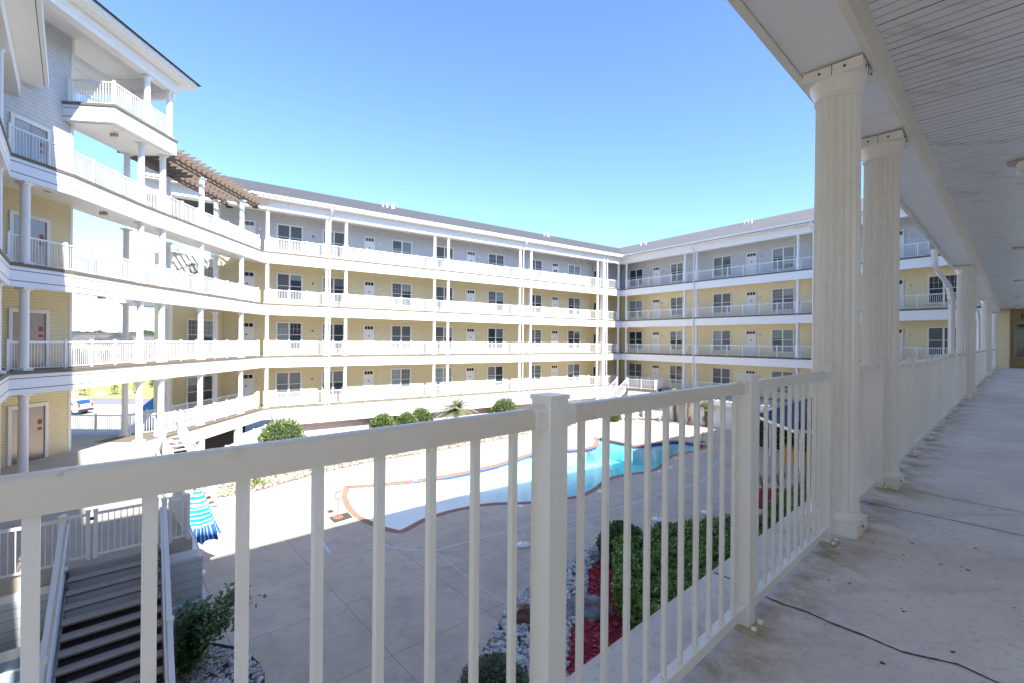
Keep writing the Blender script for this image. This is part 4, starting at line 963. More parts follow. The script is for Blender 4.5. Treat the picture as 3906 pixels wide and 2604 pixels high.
# planting beds
def pxpoly(pix, z=GZ): return [V2(G(x, y, z)) for x, y in pix]
stone_near = pxpoly([(2330, 2090), (2284, 2074), (2210, 2113), (2100, 2175), (2027, 2232), (1928, 2338), (1860, 2458), (1800, 2560), (1760, 2660), (1900, 2800), (2160, 2640), (2171, 2415), (2230, 2330), (2238, 2260), (2242, 2176), (2284, 2137)])
mulch_near = pxpoly([(2330, 2090), (2284, 2137), (2242, 2176), (2238, 2260), (2230, 2330), (2171, 2415), (2160, 2640), (2100, 2900), (2700, 2900), (3000, 2400), (2950, 2080), (2700, 2040), (2390, 2050)])
sheet('stone_bed', stone_near, [], GZ + .008, M['bedsoil'], kind='structure'); sheet('mulch_bed', mulch_near, [], GZ + .012, M['mulch_base'], kind='structure')
def pebble_field(poly, n, r0, r1, mt, name='pebbles', sub=1):
    m = MB(); bm = bmesh.new(); bmesh.ops.create_icosphere(bm, subdivisions=sub, radius=1); base = [v.co.copy() for v in bm.verts]; fs = [tuple(v.index for v in f.verts) for f in bm.faces]; bm.free()
    for (x, y) in scatter(poly, n):
        r = random.uniform(r0, r1); a, b, c = r * random.uniform(.8, 1.3), r * random.uniform(.7, 1.1), r * random.uniform(.5, .75); q = random.uniform(0, 3.1); ca, sa = math.cos(q), math.sin(q)
        z = GZ + r * .35 + random.uniform(0, r * .6); m.add([(x + v.x * a * ca - v.y * b * sa, y + v.x * a * sa + v.y * b * ca, z + v.z * c) for v in base], fs)
    return obj(name, m, mt, kind='stuff', smooth=True)
def chips(poly, n, L, mt, name='mulch', z=GZ + .014):
    m = MB()
    for (x, y) in scatter(poly, n):
        d = Vector((random.uniform(-1, 1), random.uniform(-1, 1), random.uniform(-.25, .4))).normalized(); l = L * random.uniform(.5, 1.3); s_ = d.cross(Vector((0, 0, 1))).normalized() * l * .22; p = Vector((x, y, z + random.uniform(0, .04)))
        m.add([p - s_, p + s_, p + s_ + d * l, p - s_ + d * l], [(0, 1, 2, 3)])
    return obj(name, m, mt, kind='stuff')
pebble_field(stone_near, 2600, .05, .095, M['pebble'])
chips(mulch_near, 15000, .10, M['mulch'])
far_stone = pxpoly([(760, 1905), (953, 1880), (1191, 1810), (1425, 1757), (1630, 1725), (1815, 1692), (2000, 1655), (2180, 1622), (2175, 1606), (1990, 1636), (1810, 1666), (1620, 1698), (1410, 1732), (1200, 1775), (1020, 1812), (900, 1830), (800, 1832), (745, 1850)])
far_mulch = pxpoly([(1000, 1817), (1200, 1776), (1410, 1733), (1620, 1699), (1810, 1667), (1990, 1637), (2170, 1607), (2160, 1590), (1980, 1612), (1600, 1662), (1200, 1715), (1000, 1745)])
sheet('pale_stone_bed', far_stone, [], GZ + .008, M['bedpale'], kind='structure'); sheet('rust_mulch_bed', far_mulch, [], GZ + .004, M['mulch_far'], kind='structure')
pebble_field(far_stone, 3200, .07, .13, M['pebble_far'], 'pale_pebbles')
# left bed beside the timber stair
lb = pxpoly([(620, 2420), (700, 2440), (775, 2454), (891, 2472), (945, 2496), (986, 2535), (1004, 2581), (1005, 2640), (960, 2750), (620, 2800)])
sheet('gravel_bed', lb, [], GZ + .008, M['bedsoil'], kind='structure')
riv = pxpoly([(786, 2590), (891, 2518), (945, 2502), (986, 2540), (1001, 2585), (1000, 2640), (955, 2740), (700, 2760)]); gra = pxpoly([(640, 2435), (775, 2458), (885, 2476), (935, 2498), (885, 2516), (780, 2590), (690, 2700), (640, 2750)])
pebble_field(riv, 420, .045, .085, M['pebble'], 'river_pebbles'); pebble_field(gra, 2600, .015, .03, M['pebble'], 'fine_gravel')
m = MB(); e_ = [G(x, y) for x, y in [(620, 2420), (700, 2440), (775, 2454), (835, 2461), (891, 2472), (945, 2496), (986, 2535), (1004, 2581), (1005, 2640), (960, 2750)]]; m.tube([p + Vector((0, 0, .03)) for p in e_], .03, 6); obj('bed_edging', m, M['black'], label='curved black edging round the gravel bed beside the timber stair', cat='edging')
m = MB(); m.tube([G(x, y) + Vector((0, 0, .03)) for x, y in [(600, 2760), (790, 2586), (891, 2514), (944, 2494)]], .02, 6); obj('bed_edging', m, M['black'], label='straight black strip dividing gravel from river stones', cat='edging')
m = MB(); m.tube([G(x, y) + Vector((0, 0, .02)) for x, y in [(2330, 2060), (2284, 2074), (2210, 2113), (2100, 2175), (2027, 2232), (1928, 2338), (1860, 2458), (1800, 2560), (1760, 2660)]], .025, 6); obj('bed_edging', m, M['black'], label='black edging between pool deck and river stone bed', cat='edging')
def leaves_ellipsoid(mb, c, r, n, L, rnd, fill=.22, zmin=None, w=.35):
    for _ in range(n):
        d = Vector((rnd.gauss(0, 1), rnd.gauss(0, 1), rnd.gauss(0, 1))).normalized(); k = 1 - fill * rnd.random() ** 1.5
        bump = 1 + .13 * noise.noise(d * 2.6 + Vector(c)) + (.10 * rnd.random() if rnd.random() < .06 else 0)
        p = Vector((c[0] + d.x * r[0] * k * bump, c[1] + d.y * r[1] * k * bump, c[2] + d.z * r[2] * k * bump))
        if zmin is not None and p.z < zmin: continue
        a = (d + Vector((rnd.uniform(-1, 1), rnd.uniform(-1, 1), rnd.uniform(-.4, 1)))).normalized(); l = L * rnd.uniform(.6, 1.3); mb.leaf(p, a, Vector((rnd.uniform(-1, 1), rnd.uniform(-1, 1), rnd.uniform(-1, 1))), l, l * w)
def bush(c, r, n, L, label, mt='leaf_bush', name='round_bush', cat='bush', group=None, seed=1):
    rnd = random.Random(seed); th = thing(name, (c[0], c[1], GZ), label, cat, group)
    m = MB(); leaves_ellipsoid(m, c, r, n, L, rnd, zmin=GZ); obj('foliage', m, M[mt], th)
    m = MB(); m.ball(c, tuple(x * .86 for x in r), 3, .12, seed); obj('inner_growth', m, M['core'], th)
    m = MB(); m.tube([(c[0], c[1], GZ - .05), (c[0], c[1], c[2])], .07, 8); obj('trunk', m, M['bark'], th); return th
bg = 'clipped round bushes in the bed along the far wing'
for (px, ytop, Dd, r, lab, sd) in ((1080, 1600, 31.5, 1.45, 'largest round clipped bush, at the left end of the far bed', 3), (1462, 1577, 37.0, .98, 'left one of the three clipped bushes left of the spiky palm', 4), (1553, 1572, 38.2, .95, 'middle one of the three clipped bushes left of the spiky palm', 5),
                                  (1609, 1557, 40.0, .95, 'rear clipped bush nearest the spiky palm', 6), (1927, 1518, 44.5, 1.3, 'round clipped bush alone right of the spiky palm', 7)):
    X = (px - CX) / FPX * Dd; hz = CY + (px - CX) * .0089; zt = EYE - (ytop - hz) * Dd / FPX; rz = (zt - GZ) * .52; bush((X, Dd, zt - rz), (r, r, rz), 4200, .13, lab, 'leaf_bush', group=bg, seed=sd)
bush((*G(2343, 1590, -6.6).xy, -6.55), (.7, .7, .55), 1200, .10, 'small green bush left of the stacked loungers', seed=9)
# spiky palm
def fronds(mb, c, n, L, w, rnd, up=(.0, 1.0), droop=.9, leaflets=True, wl=.28):
    for i in range(n):
        a = rnd.uniform(0, 6.283); e = rnd.uniform(*up); d = Vector((math.cos(a) * math.cos(e), math.sin(a) * math.cos(e), math.sin(e))); pts = []; l = L * rnd.uniform(.8, 1.1)
        for k in range(7): s_ = k / 6; pts.append(Vector(c) + d * l * s_ + Vector((0, 0, -droop * l * s_ * s_)))
        mb.tube(pts, [w * (1 - .8 * k / 6) for k in range(7)], 4, cap=False)
        if leaflets:
            for k in range(1, 7):
                for h in (0, .5):
                    p = pts[k - 1].lerp(pts[k], h); t = (pts[k] - pts[k - 1]).normalized(); s_ = t.cross(Vector((0, 0, 1))).normalized()
                    for sg in (-1, 1): mb.leaf(p, (s_ * sg + t * .9 + Vector((0, 0, -.25))).normalized(), Vector((0, 0, 1)), wl * (1.1 - .1 * k), wl * .07)
rnd = random.Random(21)
c = (-4.65, 39.6, -4.6); yp = thing('spiky_palm', (c[0], c[1], GZ), 'large grey green spiky palm with drooping fronds in the far bed', 'palm')
m = MB(); fronds(m, c, 70, 2.0, .03, rnd, (-.2, 1.4), .45, True, .5); obj('crown', m, M['yucca'], yp)
m = MB(); m.tube([(c[0], c[1], GZ), (c[0], c[1], c[2])], [.25, .18], 10); obj('trunk', m, M['bark'], yp)
for (px, yb, ztop, lab, sd) in ((2573, 1606.6, -4.25, 'left one of the three small palms against the pale stone wall', 1), (2627, 1620, -4.1, 'middle and tallest of the three small palms against the pale stone wall', 2), (2692, 1626, -5.15, 'right and lowest of the three small palms, bright fan crown visible', 3)):
    b = G(px, yb); rnd = random.Random(sd); th = thing('palm_tree', b, lab, 'palm', 'small palms before the stone wall')
    m = MB(); pts = [b + Vector((.05 * math.sin(k), 0, (ztop - GZ) * k / 10)) for k in range(11)]; m.tube(pts, [.17 if k % 2 else .14 for k in range(11)], 10)
    for k in range(60): q = b + Vector((0, 0, rnd.uniform(.1, ztop - GZ))); a = rnd.uniform(0, 6.28); m.leaf(q + Vector((math.cos(a) * .13, math.sin(a) * .13, 0)), Vector((math.cos(a), math.sin(a), .8)), Vector((0, 0, 1)), .14, .05)
    obj('trunk', m, M['bark'], th)
    m = MB(); rr = rnd
    for i in range(26):
        a = rr.uniform(0, 6.28); e = rr.uniform(-.3, 1.4); d = Vector((math.cos(a) * math.cos(e), math.sin(a) * math.cos(e), math.sin(e))); p = Vector((b.x, b.y, ztop)); q = p + d * .45
        m.tube([p, q], .012, 4)
        s_ = d.cross(Vector((0, 0, 1))).normalized(); u_ = s_.cross(d)
        for k in range(-4, 5): an = k * .27; m.leaf(q, (d * math.cos(an) + s_ * math.sin(an)).normalized() + Vector((0, 0, -.12)), u_, .42, .022)
    obj('crown', m, M['palm'], th)
# near hedge, bushes, boulders
def hedge(poly, z0, z1, n, L, name, label, mt, seed):
    rnd = random.Random(seed); ctr = sum((Vector(p) for p in poly), Vector((0, 0))) / len(poly); th = thing(name, (*ctr, z0), label, 'hedge'); m = MB(); pr = [Vector(p) for p in poly]
    per = []; 
    for i in range(len(pr)): per.append((pr[i], pr[(i + 1) % len(pr)]))
    tot = sum((b - a).length for a, b in per); xs = scatter(poly, int(n * .55))
    def jig(p): f = 1 + .0; return p + Vector((rnd.gauss(0, .03), rnd.gauss(0, .03), rnd.gauss(0, .03)))
    for (x, y) in xs:
        p = Vector((x, y, z1 + .13 * noise.noise(Vector((x * 1.6, y * 1.6, 0))) - rnd.random() ** 2 * .25)); dd = Vector((rnd.uniform(-1, 1), rnd.uniform(-1, 1), rnd.uniform(-.1, 1.2))); l = L * rnd.uniform(.6, 1.3); m.leaf(jig(p), dd, Vector((rnd.uniform(-1, 1), rnd.uniform(-1, 1), 1)), l, l * .36)
    for _ in range(int(n * .45)):
        a, b = rnd.choice(per); u = rnd.random(); q = a.lerp(b, u); nn = (b - a).normalized(); nn = Vector((nn.y, -nn.x)); z = rnd.uniform(z0 + .05, z1); q3 = Vector((q.x, q.y, z)); of = .10 * noise.noise(q3 * 1.5) - rnd.random() ** 2 * .22
        p = q3 + Vector((nn.x, nn.y, 0)) * of; dd = Vector((nn.x, nn.y, 0)) + Vector((rnd.uniform(-1, 1), rnd.uniform(-1, 1), rnd.uniform(-.3, 1))); l = L * rnd.uniform(.6, 1.3); m.leaf(p, dd, Vector((rnd.uniform(-1, 1), rnd.uniform(-1, 1), rnd.uniform(-1, 1))), l, l * .36)
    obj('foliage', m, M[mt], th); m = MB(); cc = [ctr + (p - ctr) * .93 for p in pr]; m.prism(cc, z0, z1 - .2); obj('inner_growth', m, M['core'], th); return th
H = [W(t, o).xy for t, o in [(10.9, 3.6), (11.1, 6.2), (12.4, 8.3), (14.2, 9.6), (16.8, 9.2), (19.6, 7.8), (21.2, 6.4), (21.5, 3.6)]]
hedge(H, GZ, -5.75, 30000, .135, 'hedge', 'big dark green leafy hedge beside the red mulch bed', 'leaf', 31)
bush((4.15, 17.6, -6.3), (.85, .85, .75), 7000, .085, 'rounded bush at the left end of the big hedge', 'leaf_teal', 'bush', seed=12)
p = G(1885, 2620, -6.5); bush((p.x, p.y, -6.55), (.78, .78, .62), 9000, .055, 'small leaved dusty bush at the bottom edge below the railing', 'leaf_bush2', 'bush', seed=13)
def boulder(px, py, r, mt, label, seed):
    p = G(px, py); m = MB(); m.ball((p.x, p.y, GZ + r[2] * .45), r, 4, .45, seed); m.v = [v + Vector((noise.noise(v * 4 + Vector((9, 0, 0))), noise.noise(v * 4 + Vector((0, 9, 0))), noise.noise(v * 4))) * .09 + Vector((noise.noise(v * 13), noise.noise(v * 13 + Vector((5, 0, 0))), noise.noise(v * 13 + Vector((0, 5, 0))))) * .03 for v in m.v]; obj('boulder', m, M[mt], label=label, cat='boulder', smooth=False)
boulder(2242, 2335, (.62, .42, .36), 'rock', 'blue grey boulder between river stones and red mulch', 3)
boulder(2005, 2372, (.30, .26, .30), 'rock_brown', 'dark brown boulder among the river stones behind the nearest post', 5)
boulder(2275, 2128, (.35, .25, .2), 'rock', 'small grey boulder where the hedge bush meets the stones', 8)
# big leafy shrub right of the timber stair
rnd = random.Random(44); sb = G(705, 2560); th = thing('shrub', sb, 'tall loose leafy shrub between the timber stair and the gravel bed', 'shrub'); mb = MB(); ml = MB()
for i in range(16):
    a = rnd.uniform(-1.2, 1.9); ln = rnd.uniform(1.3, 2.5); ra = rnd.uniform(.15, .55); d = Vector((math.cos(a) * ra, math.sin(a) * ra * .7, 1)).normalized(); pts = []; p = sb.copy()
    for k in range(8): pts.append(p.copy()); p = p + d * ln / 7; d = (d + Vector((rnd.uniform(-.1, .24), rnd.uniform(-.15, .15), rnd.uniform(-.12, .03)))).normalized()
    mb.tube(pts, [.03 * (1 - .1 * k) for k in range(8)], 5)
    for k in range(1, 8):
        for q in range(20):
            c_ = pts[k] + Vector((rnd.gauss(0, .16), rnd.gauss(0, .16), rnd.gauss(0, .12))); dd = Vector((rnd.uniform(-1, 1), rnd.uniform(-1, 1), rnd.uniform(-.5, .6))); ml.leaf(c_, dd, Vector((rnd.uniform(-.4, .4), rnd.uniform(-.4, .4), 1)), rnd.uniform(.09, .17), rnd.uniform(.03, .055))
obj('branches', mb, M['bark'], th); obj('foliage', ml, M['leaf_teal'], th)
# plants and beds at the right, seen between balusters
rb = pxpoly([(2860, 1860), (3100, 1868), (3180, 1925), (3180, 1965), (2860, 1935)])
sheet('far_mulch_bed', rb, [], GZ + .02, M['mulch_base'], kind='structure'); chips(rb, 3000, .10, M['mulch'], 'far_mulch', GZ + .024)
hedge([W(t, o).xy for t, o in [(22.5, 4.2), (22.3, 7.4), (25.5, 7.8), (30, 7.6), (33, 6.6), (33, 4.2)]], GZ, -6.0, 9000, .13, 'hedge', 'low dark green hedge beyond the red mulch strip at the right', 'leaf', 33)
hedge([(19.5, 38.5), (22.5, 34.8), (26, 31.0), (27.5, 32.5), (24, 36.5), (21, 40)], GZ, -5.0, 7000, .18, 'hedge', 'dense green hedge behind the blue roofed bar', 'leaf', 35)
for i, (x, y, lab) in enumerate(((2912, 1862, 'leggy bare shrub at the left of the red mulch strip'), (2972, 1855, 'leggy bare shrub in the middle of the red mulch strip'), (3075, 1850, 'leggy bare shrub at the right of the red mulch strip'))):
    b = G(x, y); rnd = random.Random(i + 60); th = thing('bare_shrub', b, lab, 'shrub', 'leggy shrubs by the bar'); m = MB(); l = MB()
    for k in range(22):
        d = Vector((rnd.uniform(-.6, .6), rnd.uniform(-.6, .6), 1)).normalized(); e = b + d * rnd.uniform(.6, 1.1); m.tube([b, b.lerp(e, .5) + Vector((rnd.uniform(-.05, .05), 0, 0)), e], .008, 4)
        for q in range(7): l.leaf(b.lerp(e, rnd.uniform(.5, 1)), Vector((rnd.uniform(-1, 1), rnd.uniform(-1, 1), rnd.uniform(-1, 1))), Vector((0, 0, 1)), .08, .03)
    obj('stems', m, M['bark'], th); obj('foliage', l, M['leaf_bush2'], th)
rnd = random.Random(71)
for i in range(3):
    b = W(20.6 + i * .9, 7.6 + .3 * i, GZ); th = thing('grass_clump', b, ('left', 'middle', 'right')[i] + ' clump of blue green strap leaves before the red mulch strip', 'plant', 'strap leaved clumps'); m = MB(); fronds(m, b, 46, .9, .012, rnd, (.6, 1.5), .5, False)
    for k in range(60): d = Vector((rnd.uniform(-.5, .5), rnd.uniform(-.5, .5), 1)).normalized(); m.leaf(b, d, Vector((0, 1, 0)), rnd.uniform(.5, .95), .02)
    obj('leaves', m, M['leaf_teal'], th)
for i, (x, y, mt) in enumerate([(960, 1835, 'leaf_bush'), (985, 1850, 'leaf_bush'), (1045, 1812, 'palm'), (1530, 1722, 'palm'), (1700, 1693, 'yucca'), (1370, 1745, 'leaf_bush'), (1490, 1728, 'palm')]):
    b = G(x, y); th = thing('bed_plant', b, ['low yellow green plant at the left end of the pale stone bed', 'second low plant just right of it in the pale stones', 'pinkish green low plant by the rust mulch', 'yellow green tuft behind the thin umbrella base', 'tall grey green grass tuft in the middle of the far bed', 'low green plant between baluster and mulch', 'small yellow tuft in rust mulch'][i], 'plant', 'low plants of the far bed'); m = MB(); rnd = random.Random(i)
    for k in range(160): d = Vector((rnd.uniform(-1, 1), rnd.uniform(-1, 1), rnd.uniform(.2, 1.3))).normalized(); q = b + Vector((rnd.gauss(0, .22), rnd.gauss(0, .16), .02)); m.leaf(q, d, Vector((0, 1, .3)), rnd.uniform(.15, .38), .03)
    obj('leaves', m, M[mt], th)
# ================================================================== pool furniture
ub = thing('umbrella_base', G(1996, 2080), 'white umbrella base nearest the camera, in the shade by the river stones', 'umbrella base', 'white umbrella bases round the pool')
m = MB(); m.lathe((0, 0, 0), [(.25, .0), (.27, .03), (.26, .08), (.22, .10), (.07, .13)], 28); obj('foot', m, M['white_far'], ub, world=False, smooth=True)
m = MB(); m.lathe((0, 0, 0), [(.035, .12), (.035, .42), (.028, .43)], 12); obj('tube', m, M['white_far'], ub, world=False, smooth=True)
m = MB(); m.beam((.03, 0, .33), (.09, 0, .33), .02, .02); m.ball((.1, 0, .33), .022); obj('screw', m, M['white_far'], ub, world=False)
for x, y, lab in ((2509, 1983, 'white umbrella base before the big hedge, left of the pair'), (2696, 1956, 'white umbrella base right of the pair by the hedge'), (1529, 1770, 'white umbrella base above the beach end of the pool'), (1855, 1703, 'white umbrella base in the sun near the far bed, centre'), (1983, 1688, 'white umbrella base in the sun half hidden by the nearest post')):
    copy_tree(ub, G(x, y), random.uniform(0, 6), label=lab)
for x, y, lab in ((1583, 1829, 'small round white skimmer lid on the far coping'), (1986, 1929, 'round white skimmer lid on the near pool edge'), (2580, 1748, 'pale rectangular lid at the right end of the pool')):
    p = G(x, y); m = MB(); m.lathe(p, [(.16, .012), (.16, .025), (.14, .028)], 20); obj('skimmer_lid', m, M['white_far'], label=lab, cat='lid', group='skimmer lids')
for i, (x, y) in enumerate([(2515, 1797), (2556, 1782), (2290, 1872)]):
    p = G(x, y); m = MB(); m.box(p + Vector((0, 0, .018)), (.42, .22, .01), UANG + .3); obj('depth_marker', m, M['white_far'], label=('white depth marker tile on the near deck, middle', 'white depth marker tile nearest the right end', 'white depth marker tile by the pool ladder')[i], cat='marker', group='depth markers')
def tube_thing(name, pts_list, label, cat, loc, r=.022, mt='chrome', group=None):
    th = thing(name, loc, label, cat, group)
    for pts in pts_list:
        m = MB(); m.tube(pts, r, 8); obj('tube', m, M[mt], th, smooth=True)
    return th
def arch(a, b, h, k=.25):
    a, b = Vector(a), Vector(b); up = Vector((0, 0, 1)); return [a, a + up * (h - .15), a + up * h + (b - a) * .12, b + up * h - (b - a) * k, b + up * (h - .25), b]
a = G(2272, 1664); b = G(2310, 1682); tube_thing('handrail', [arch(a, Vector((b.x, b.y, GZ - .4)), .85)], 'chrome handrail at the steps on the far side of the pool', 'handrail', a)
a = G(2250, 1668); b = G(2273, 1696); tube_thing('handrail', [[a + Vector((-.6, 0, 0)), a + Vector((-.6, 0, .85)), a + Vector((-.3, -.1, .85)), Vector((b.x, b.y, GZ + .0))]], 'chrome handrail descending into the water behind the post', 'handrail', a)
a = G(2560, 1676); b = G(2590, 1682); tube_thing('handrail', [[a, a + Vector((.1, 0, .5)), a + Vector((.9, -.3, 1.35)), a + Vector((1.0, -.3, 1.4))]], 'slanted white rail of the pool lift at the far right corner', 'handrail', a, .03, 'white_far')
for dx, lab in ((0, 'chrome handrail with high arch beside the second sign'),): a = G(2674, 1694); b = G(2697, 1690); tube_thing('handrail', [arch(a, b, .95), ], lab, 'handrail', a)
a = G(2333, 1832); b = G(2358, 1826); s_ = (Vector((b.x, b.y, GZ)) - a); dn = Vector((N.x, N.y, 0)) * .55
tube_thing('pool_ladder', [arch(a, a + dn + Vector((0, 0, -.9)), .75), arch(Vector((b.x, b.y, GZ)), Vector((b.x, b.y, GZ)) + dn + Vector((0, 0, -.9)), .75), [a + dn + Vector((0, 0, -.3)), Vector((b.x, b.y, GZ - .3)) + dn], [a + dn + Vector((0, 0, -.6)), Vector((b.x, b.y, GZ - .6)) + dn]], 'chrome pool ladder on the near side of the pool', 'ladder', a)
# signs on stands
def sign_stand(p, lab, mat_on, basemat, h=1.19, face='white_far'):
    th = thing('sign_stand', p, lab, 'sign')
    m = MB(); m.lathe(p, [(.24, .016), (.24, .03), (.2, .05), (.03, .07)], 24); obj('base', m, basemat, th)
    m = MB(); m.lathe(p, [(.018, .06), (.018, h - .3)], 8); obj('pole', m, M['black'], th)
    m = MB(); m.box(p + Vector((0, 0, h - .16)), (.26, .02, .34), .9); s2 = obj('sign_panel', m, M['black'], th)
    m = MB(); m.box(p + Vector((0, 0, h - .16)) + Vector((math.sin(.9), -math.cos(.9), 0)) * .0115, (.20, .003, .26), .9); obj('sign_face', m, plain('printed_sign_face', (.55, .56, .55), .4, .5, 60), s2)
    return th
p = G(1289, 1972); sign_stand(p, 'black sign on a rusty round stand on a dark mat left of the pool', True, plain('rusty_base', (.30, .12, .06), .8))
m = MB(); q = [G(1255, 1972), G(1326, 1952), G(1345, 1972), G(1275, 1993)]; m.add([v + Vector((0, 0, .004)) for v in q] + [v + Vector((0, 0, .014)) for v in q], [(0, 1, 2, 3), (4, 5, 6, 7), (0, 1, 5, 4), (1, 2, 6, 5), (2, 3, 7, 6), (3, 0, 4, 7)]); obj('mat', m, plain('dark_rubber_mat', (.06, .055, .055), .9, .3, 6), label='dark rectangular mat under the rusty sign stand', cat='mat')
p2 = G(2681, 1684); sign_stand(p2, 'black pole sign with white board at the far right corner of the pool', False, M['black'], 2.1)
# half closed striped umbrella
def stripe_mat():
    t = NT('blue_striped_canvas'); z = t.sep()[2]; x, y = t.sep()[0], t.sep()[1]
    ang = t.math('ARCTAN2', t.math('SUBTRACT', y, 16.4), t.math('SUBTRACT', x, -10.88))
    hor = t.math('MAXIMUM', t.line(z, .14, .035), t.math('LESS_THAN', t.noise(2, 1, .5, t.scale((.01, .01, 9))), .42)); ver = t.line(ang, .21, .05)
    c1 = t.mix(hor, (.0, .36, .50), (.58, .78, .80)); c2 = t.mix(ver, (.01, .10, .36), (.45, .62, .78)); low = t.math('LESS_THAN', z, -5.2)
    return t.out(t.mix(low, c1, c2), .7)
SM = stripe_mat(); uc = Vector((-10.88, 16.4)); um = thing('patio_umbrella', (*uc, GZ), 'blue and turquoise striped patio umbrella, half closed, beyond the patio corner', 'umbrella')
def canopy(z0, z1, r0, r1, nseg=8, sc=.12):
    m = MB(); rings = 7; k = nseg * 6
    for i in range(rings):
        u = i / (rings - 1); r = r0 + (r1 - r0) * (u ** .8); z = z0 + (z1 - z0) * u
        for j in range(k):
            a = 2 * math.pi * j / k; f = abs(math.sin(a * nseg / 2)) ** .7 + .25 * math.sin(a * 5 + i); m.v.append(Vector((uc.x + math.cos(a) * r * (1 - .20 * f * u), uc.y + math.sin(a) * r * (1 - .20 * f * u), z + (sc * f * u if i == rings - 1 else 0))))
    for i in range(rings - 1):
        for j in range(k): a = i * k + j; b = i * k + (j + 1) % k; m.f.append((a, b, b + k, a + k))
    return m
obj('canopy', canopy(-4.25, -5.75, .12, .74), SM, um, smooth=False); obj('vent_tier', canopy(-4.0, -4.85, .06, .46), SM, um)
m = MB(); m.lathe((*uc, 0), [(.025, GZ), (.025, -3.9), (.045, -3.88), (.02, -3.8)], 10); obj('pole', m, M['white_far'], um)
m = MB(); m.lathe((*uc, GZ), [(.26, 0), (.26, .08), (.05, .14)], 20); obj('base', m, M['white_far'], um)
# stacked loungers
lg = thing('sun_lounger', (12.6, 50.6, GZ), 'lowest white lounger of the left stack by the stone wall', 'sun lounger', 'stacked white loungers')
def lounger(root):
    m = MB()
    for s_ in (-.3, .3): m.beam((-1.0, s_, .27), (1.0, s_, .27), .05, .05)
    for x in (-.98, .98): m.beam((x, -.3, .27), (x, .3, .27), .05, .05)
    obj('frame', m, M['white_far'], root, world=False)
    m = MB()
    for i in range(22): x = -.92 + i * .088; m.box((x, 0, .30 + (.012 if i > 14 else 0)), (.055, .6, .008))
    obj('straps', m, M['white_far'], root, world=False)
    for x in (-.75, .7):
        for s_ in (-.29, .29): m = MB(); m.beam((x, s_, 0), (x + .05, s_, .26), .045, .045); obj('leg', m, M['white_far'], root, world=False)
lounger(lg)
ords = ['lowest', 'second lowest', 'third', 'fourth', 'fifth', 'topmost']
for s_, (x, y, nm, rz) in enumerate(((12.6, 50.6, 'left', .05), (15.05, 50.4, 'right', -.12))):
    for k in range(6):
        lab = '%s white lounger of the %s stack by the stone wall' % (ords[k], nm)
        if s_ == 0 and k == 0: lg.rotation_euler[2] = rz; continue
        copy_tree(lg, Vector((x + random.uniform(-.06, .06), y, GZ + .135 * k)), rz + random.uniform(-.04, .04), label=lab)
# blue roofed bar
gc = Vector((20.9, 31.9)); ga = R(-7); gz = thing('bar_pavilion', (*gc, GZ), 'open bar pavilion with blue shingled hip roof and white posts, right of the pool', 'pavilion')
RR = Matrix.Rotation(ga, 2); gp = lambda x, y, z: Vector((*(gc + RR @ Vector((x, y))), z))
e = 3.0; ap_ = -2.15; ez = -4.05
m = MB(); m.add([gp(-e, -e, ez), gp(e, -e, ez), gp(e, e, ez), gp(-e, e, ez), gp(0, 0, ap_), gp(-e, -e, ez - .03), gp(e, -e, ez - .03), gp(e, e, ez - .03), gp(-e, e, ez - .03)], [(0, 1, 4), (1, 2, 4), (2, 3, 4), (3, 0, 4), (5, 6, 7, 8)]); obj('roof', m, M['roof_blue'], gz)
m = MB()
for a, b in (((-e, -e), (e, -e)), ((e, -e), (e, e)), ((e, e), (-e, e)), ((-e, e), (-e, -e))): m.beam(gp(*a, ez - .13), gp(*b, ez - .13), .05, .2)
obj('roof_fascia', m, M['white_far'], gz)
m = MB(); m.add([gp(-e + .03, -e + .03, ez - .22), gp(e - .03, -e + .03, ez - .22), gp(e - .03, e - .03, ez - .22), gp(-e + .03, e - .03, ez - .22)], [(0, 1, 2, 3)]); obj('soffit', m, M['white_side'], gz)
for x, y in ((-2.25, -2.25), (2.25, -2.25), (2.25, 2.25), (-2.25, 2.25)): m = MB(); m.lathe(gp(x, y, 0), [(.13, GZ), (.13, GZ + .12), (.10, GZ + .14), (.10, ez - .35), (.13, ez - .33), (.13, ez - .22)], 16); obj('post', m, M['white_far'], gz, smooth=True)
ct = thing('bar_counter', gp(-1.2, -.4, GZ), 'orange timber bar counter under the blue roof', 'counter'); m = MB()
for (a, b) in (((-1.7, 1.4), (-1.7, -1.5)), ((-1.7, -1.5), (1.2, -1.5))):
    pa, pb = gp(*a, GZ + .52), gp(*b, GZ + .52); m.beam(pa, pb, .12, 1.04)
obj('front', m, M['counter'], ct); m = MB(); m.beam(gp(-1.75, 1.5, GZ + 1.08), gp(-1.75, -1.75, GZ + 1.08), .55, .06); m.beam(gp(-1.45, -1.55, GZ + 1.081), gp(1.4, -1.55, GZ + 1.081), .5, .06); obj('top', m, M['counter'], ct)
rs = gp(2.6, -3.4, GZ); th = thing('red_cooler', rs, 'dark red cabinet with pale notice beside the bar post', 'cabinet'); m = MB(); m.box(rs + Vector((0, 0, .55)), (.9, .6, 1.1), ga); obj('body', m, M['red'], th); m = MB(); m.box(rs + Vector((-.05, -.305, .75)), (.5, .01, .4), ga); obj('notice', m, M['white_far'], th)
sheet('bar_floor', [gp(-3.2, -3.2, 0).xy, gp(3.2, -3.2, 0).xy, gp(3.2, 3.2, 0).xy, gp(-3.2, 3.2, 0).xy], [], GZ + .05, M['lot'], kind='structure')
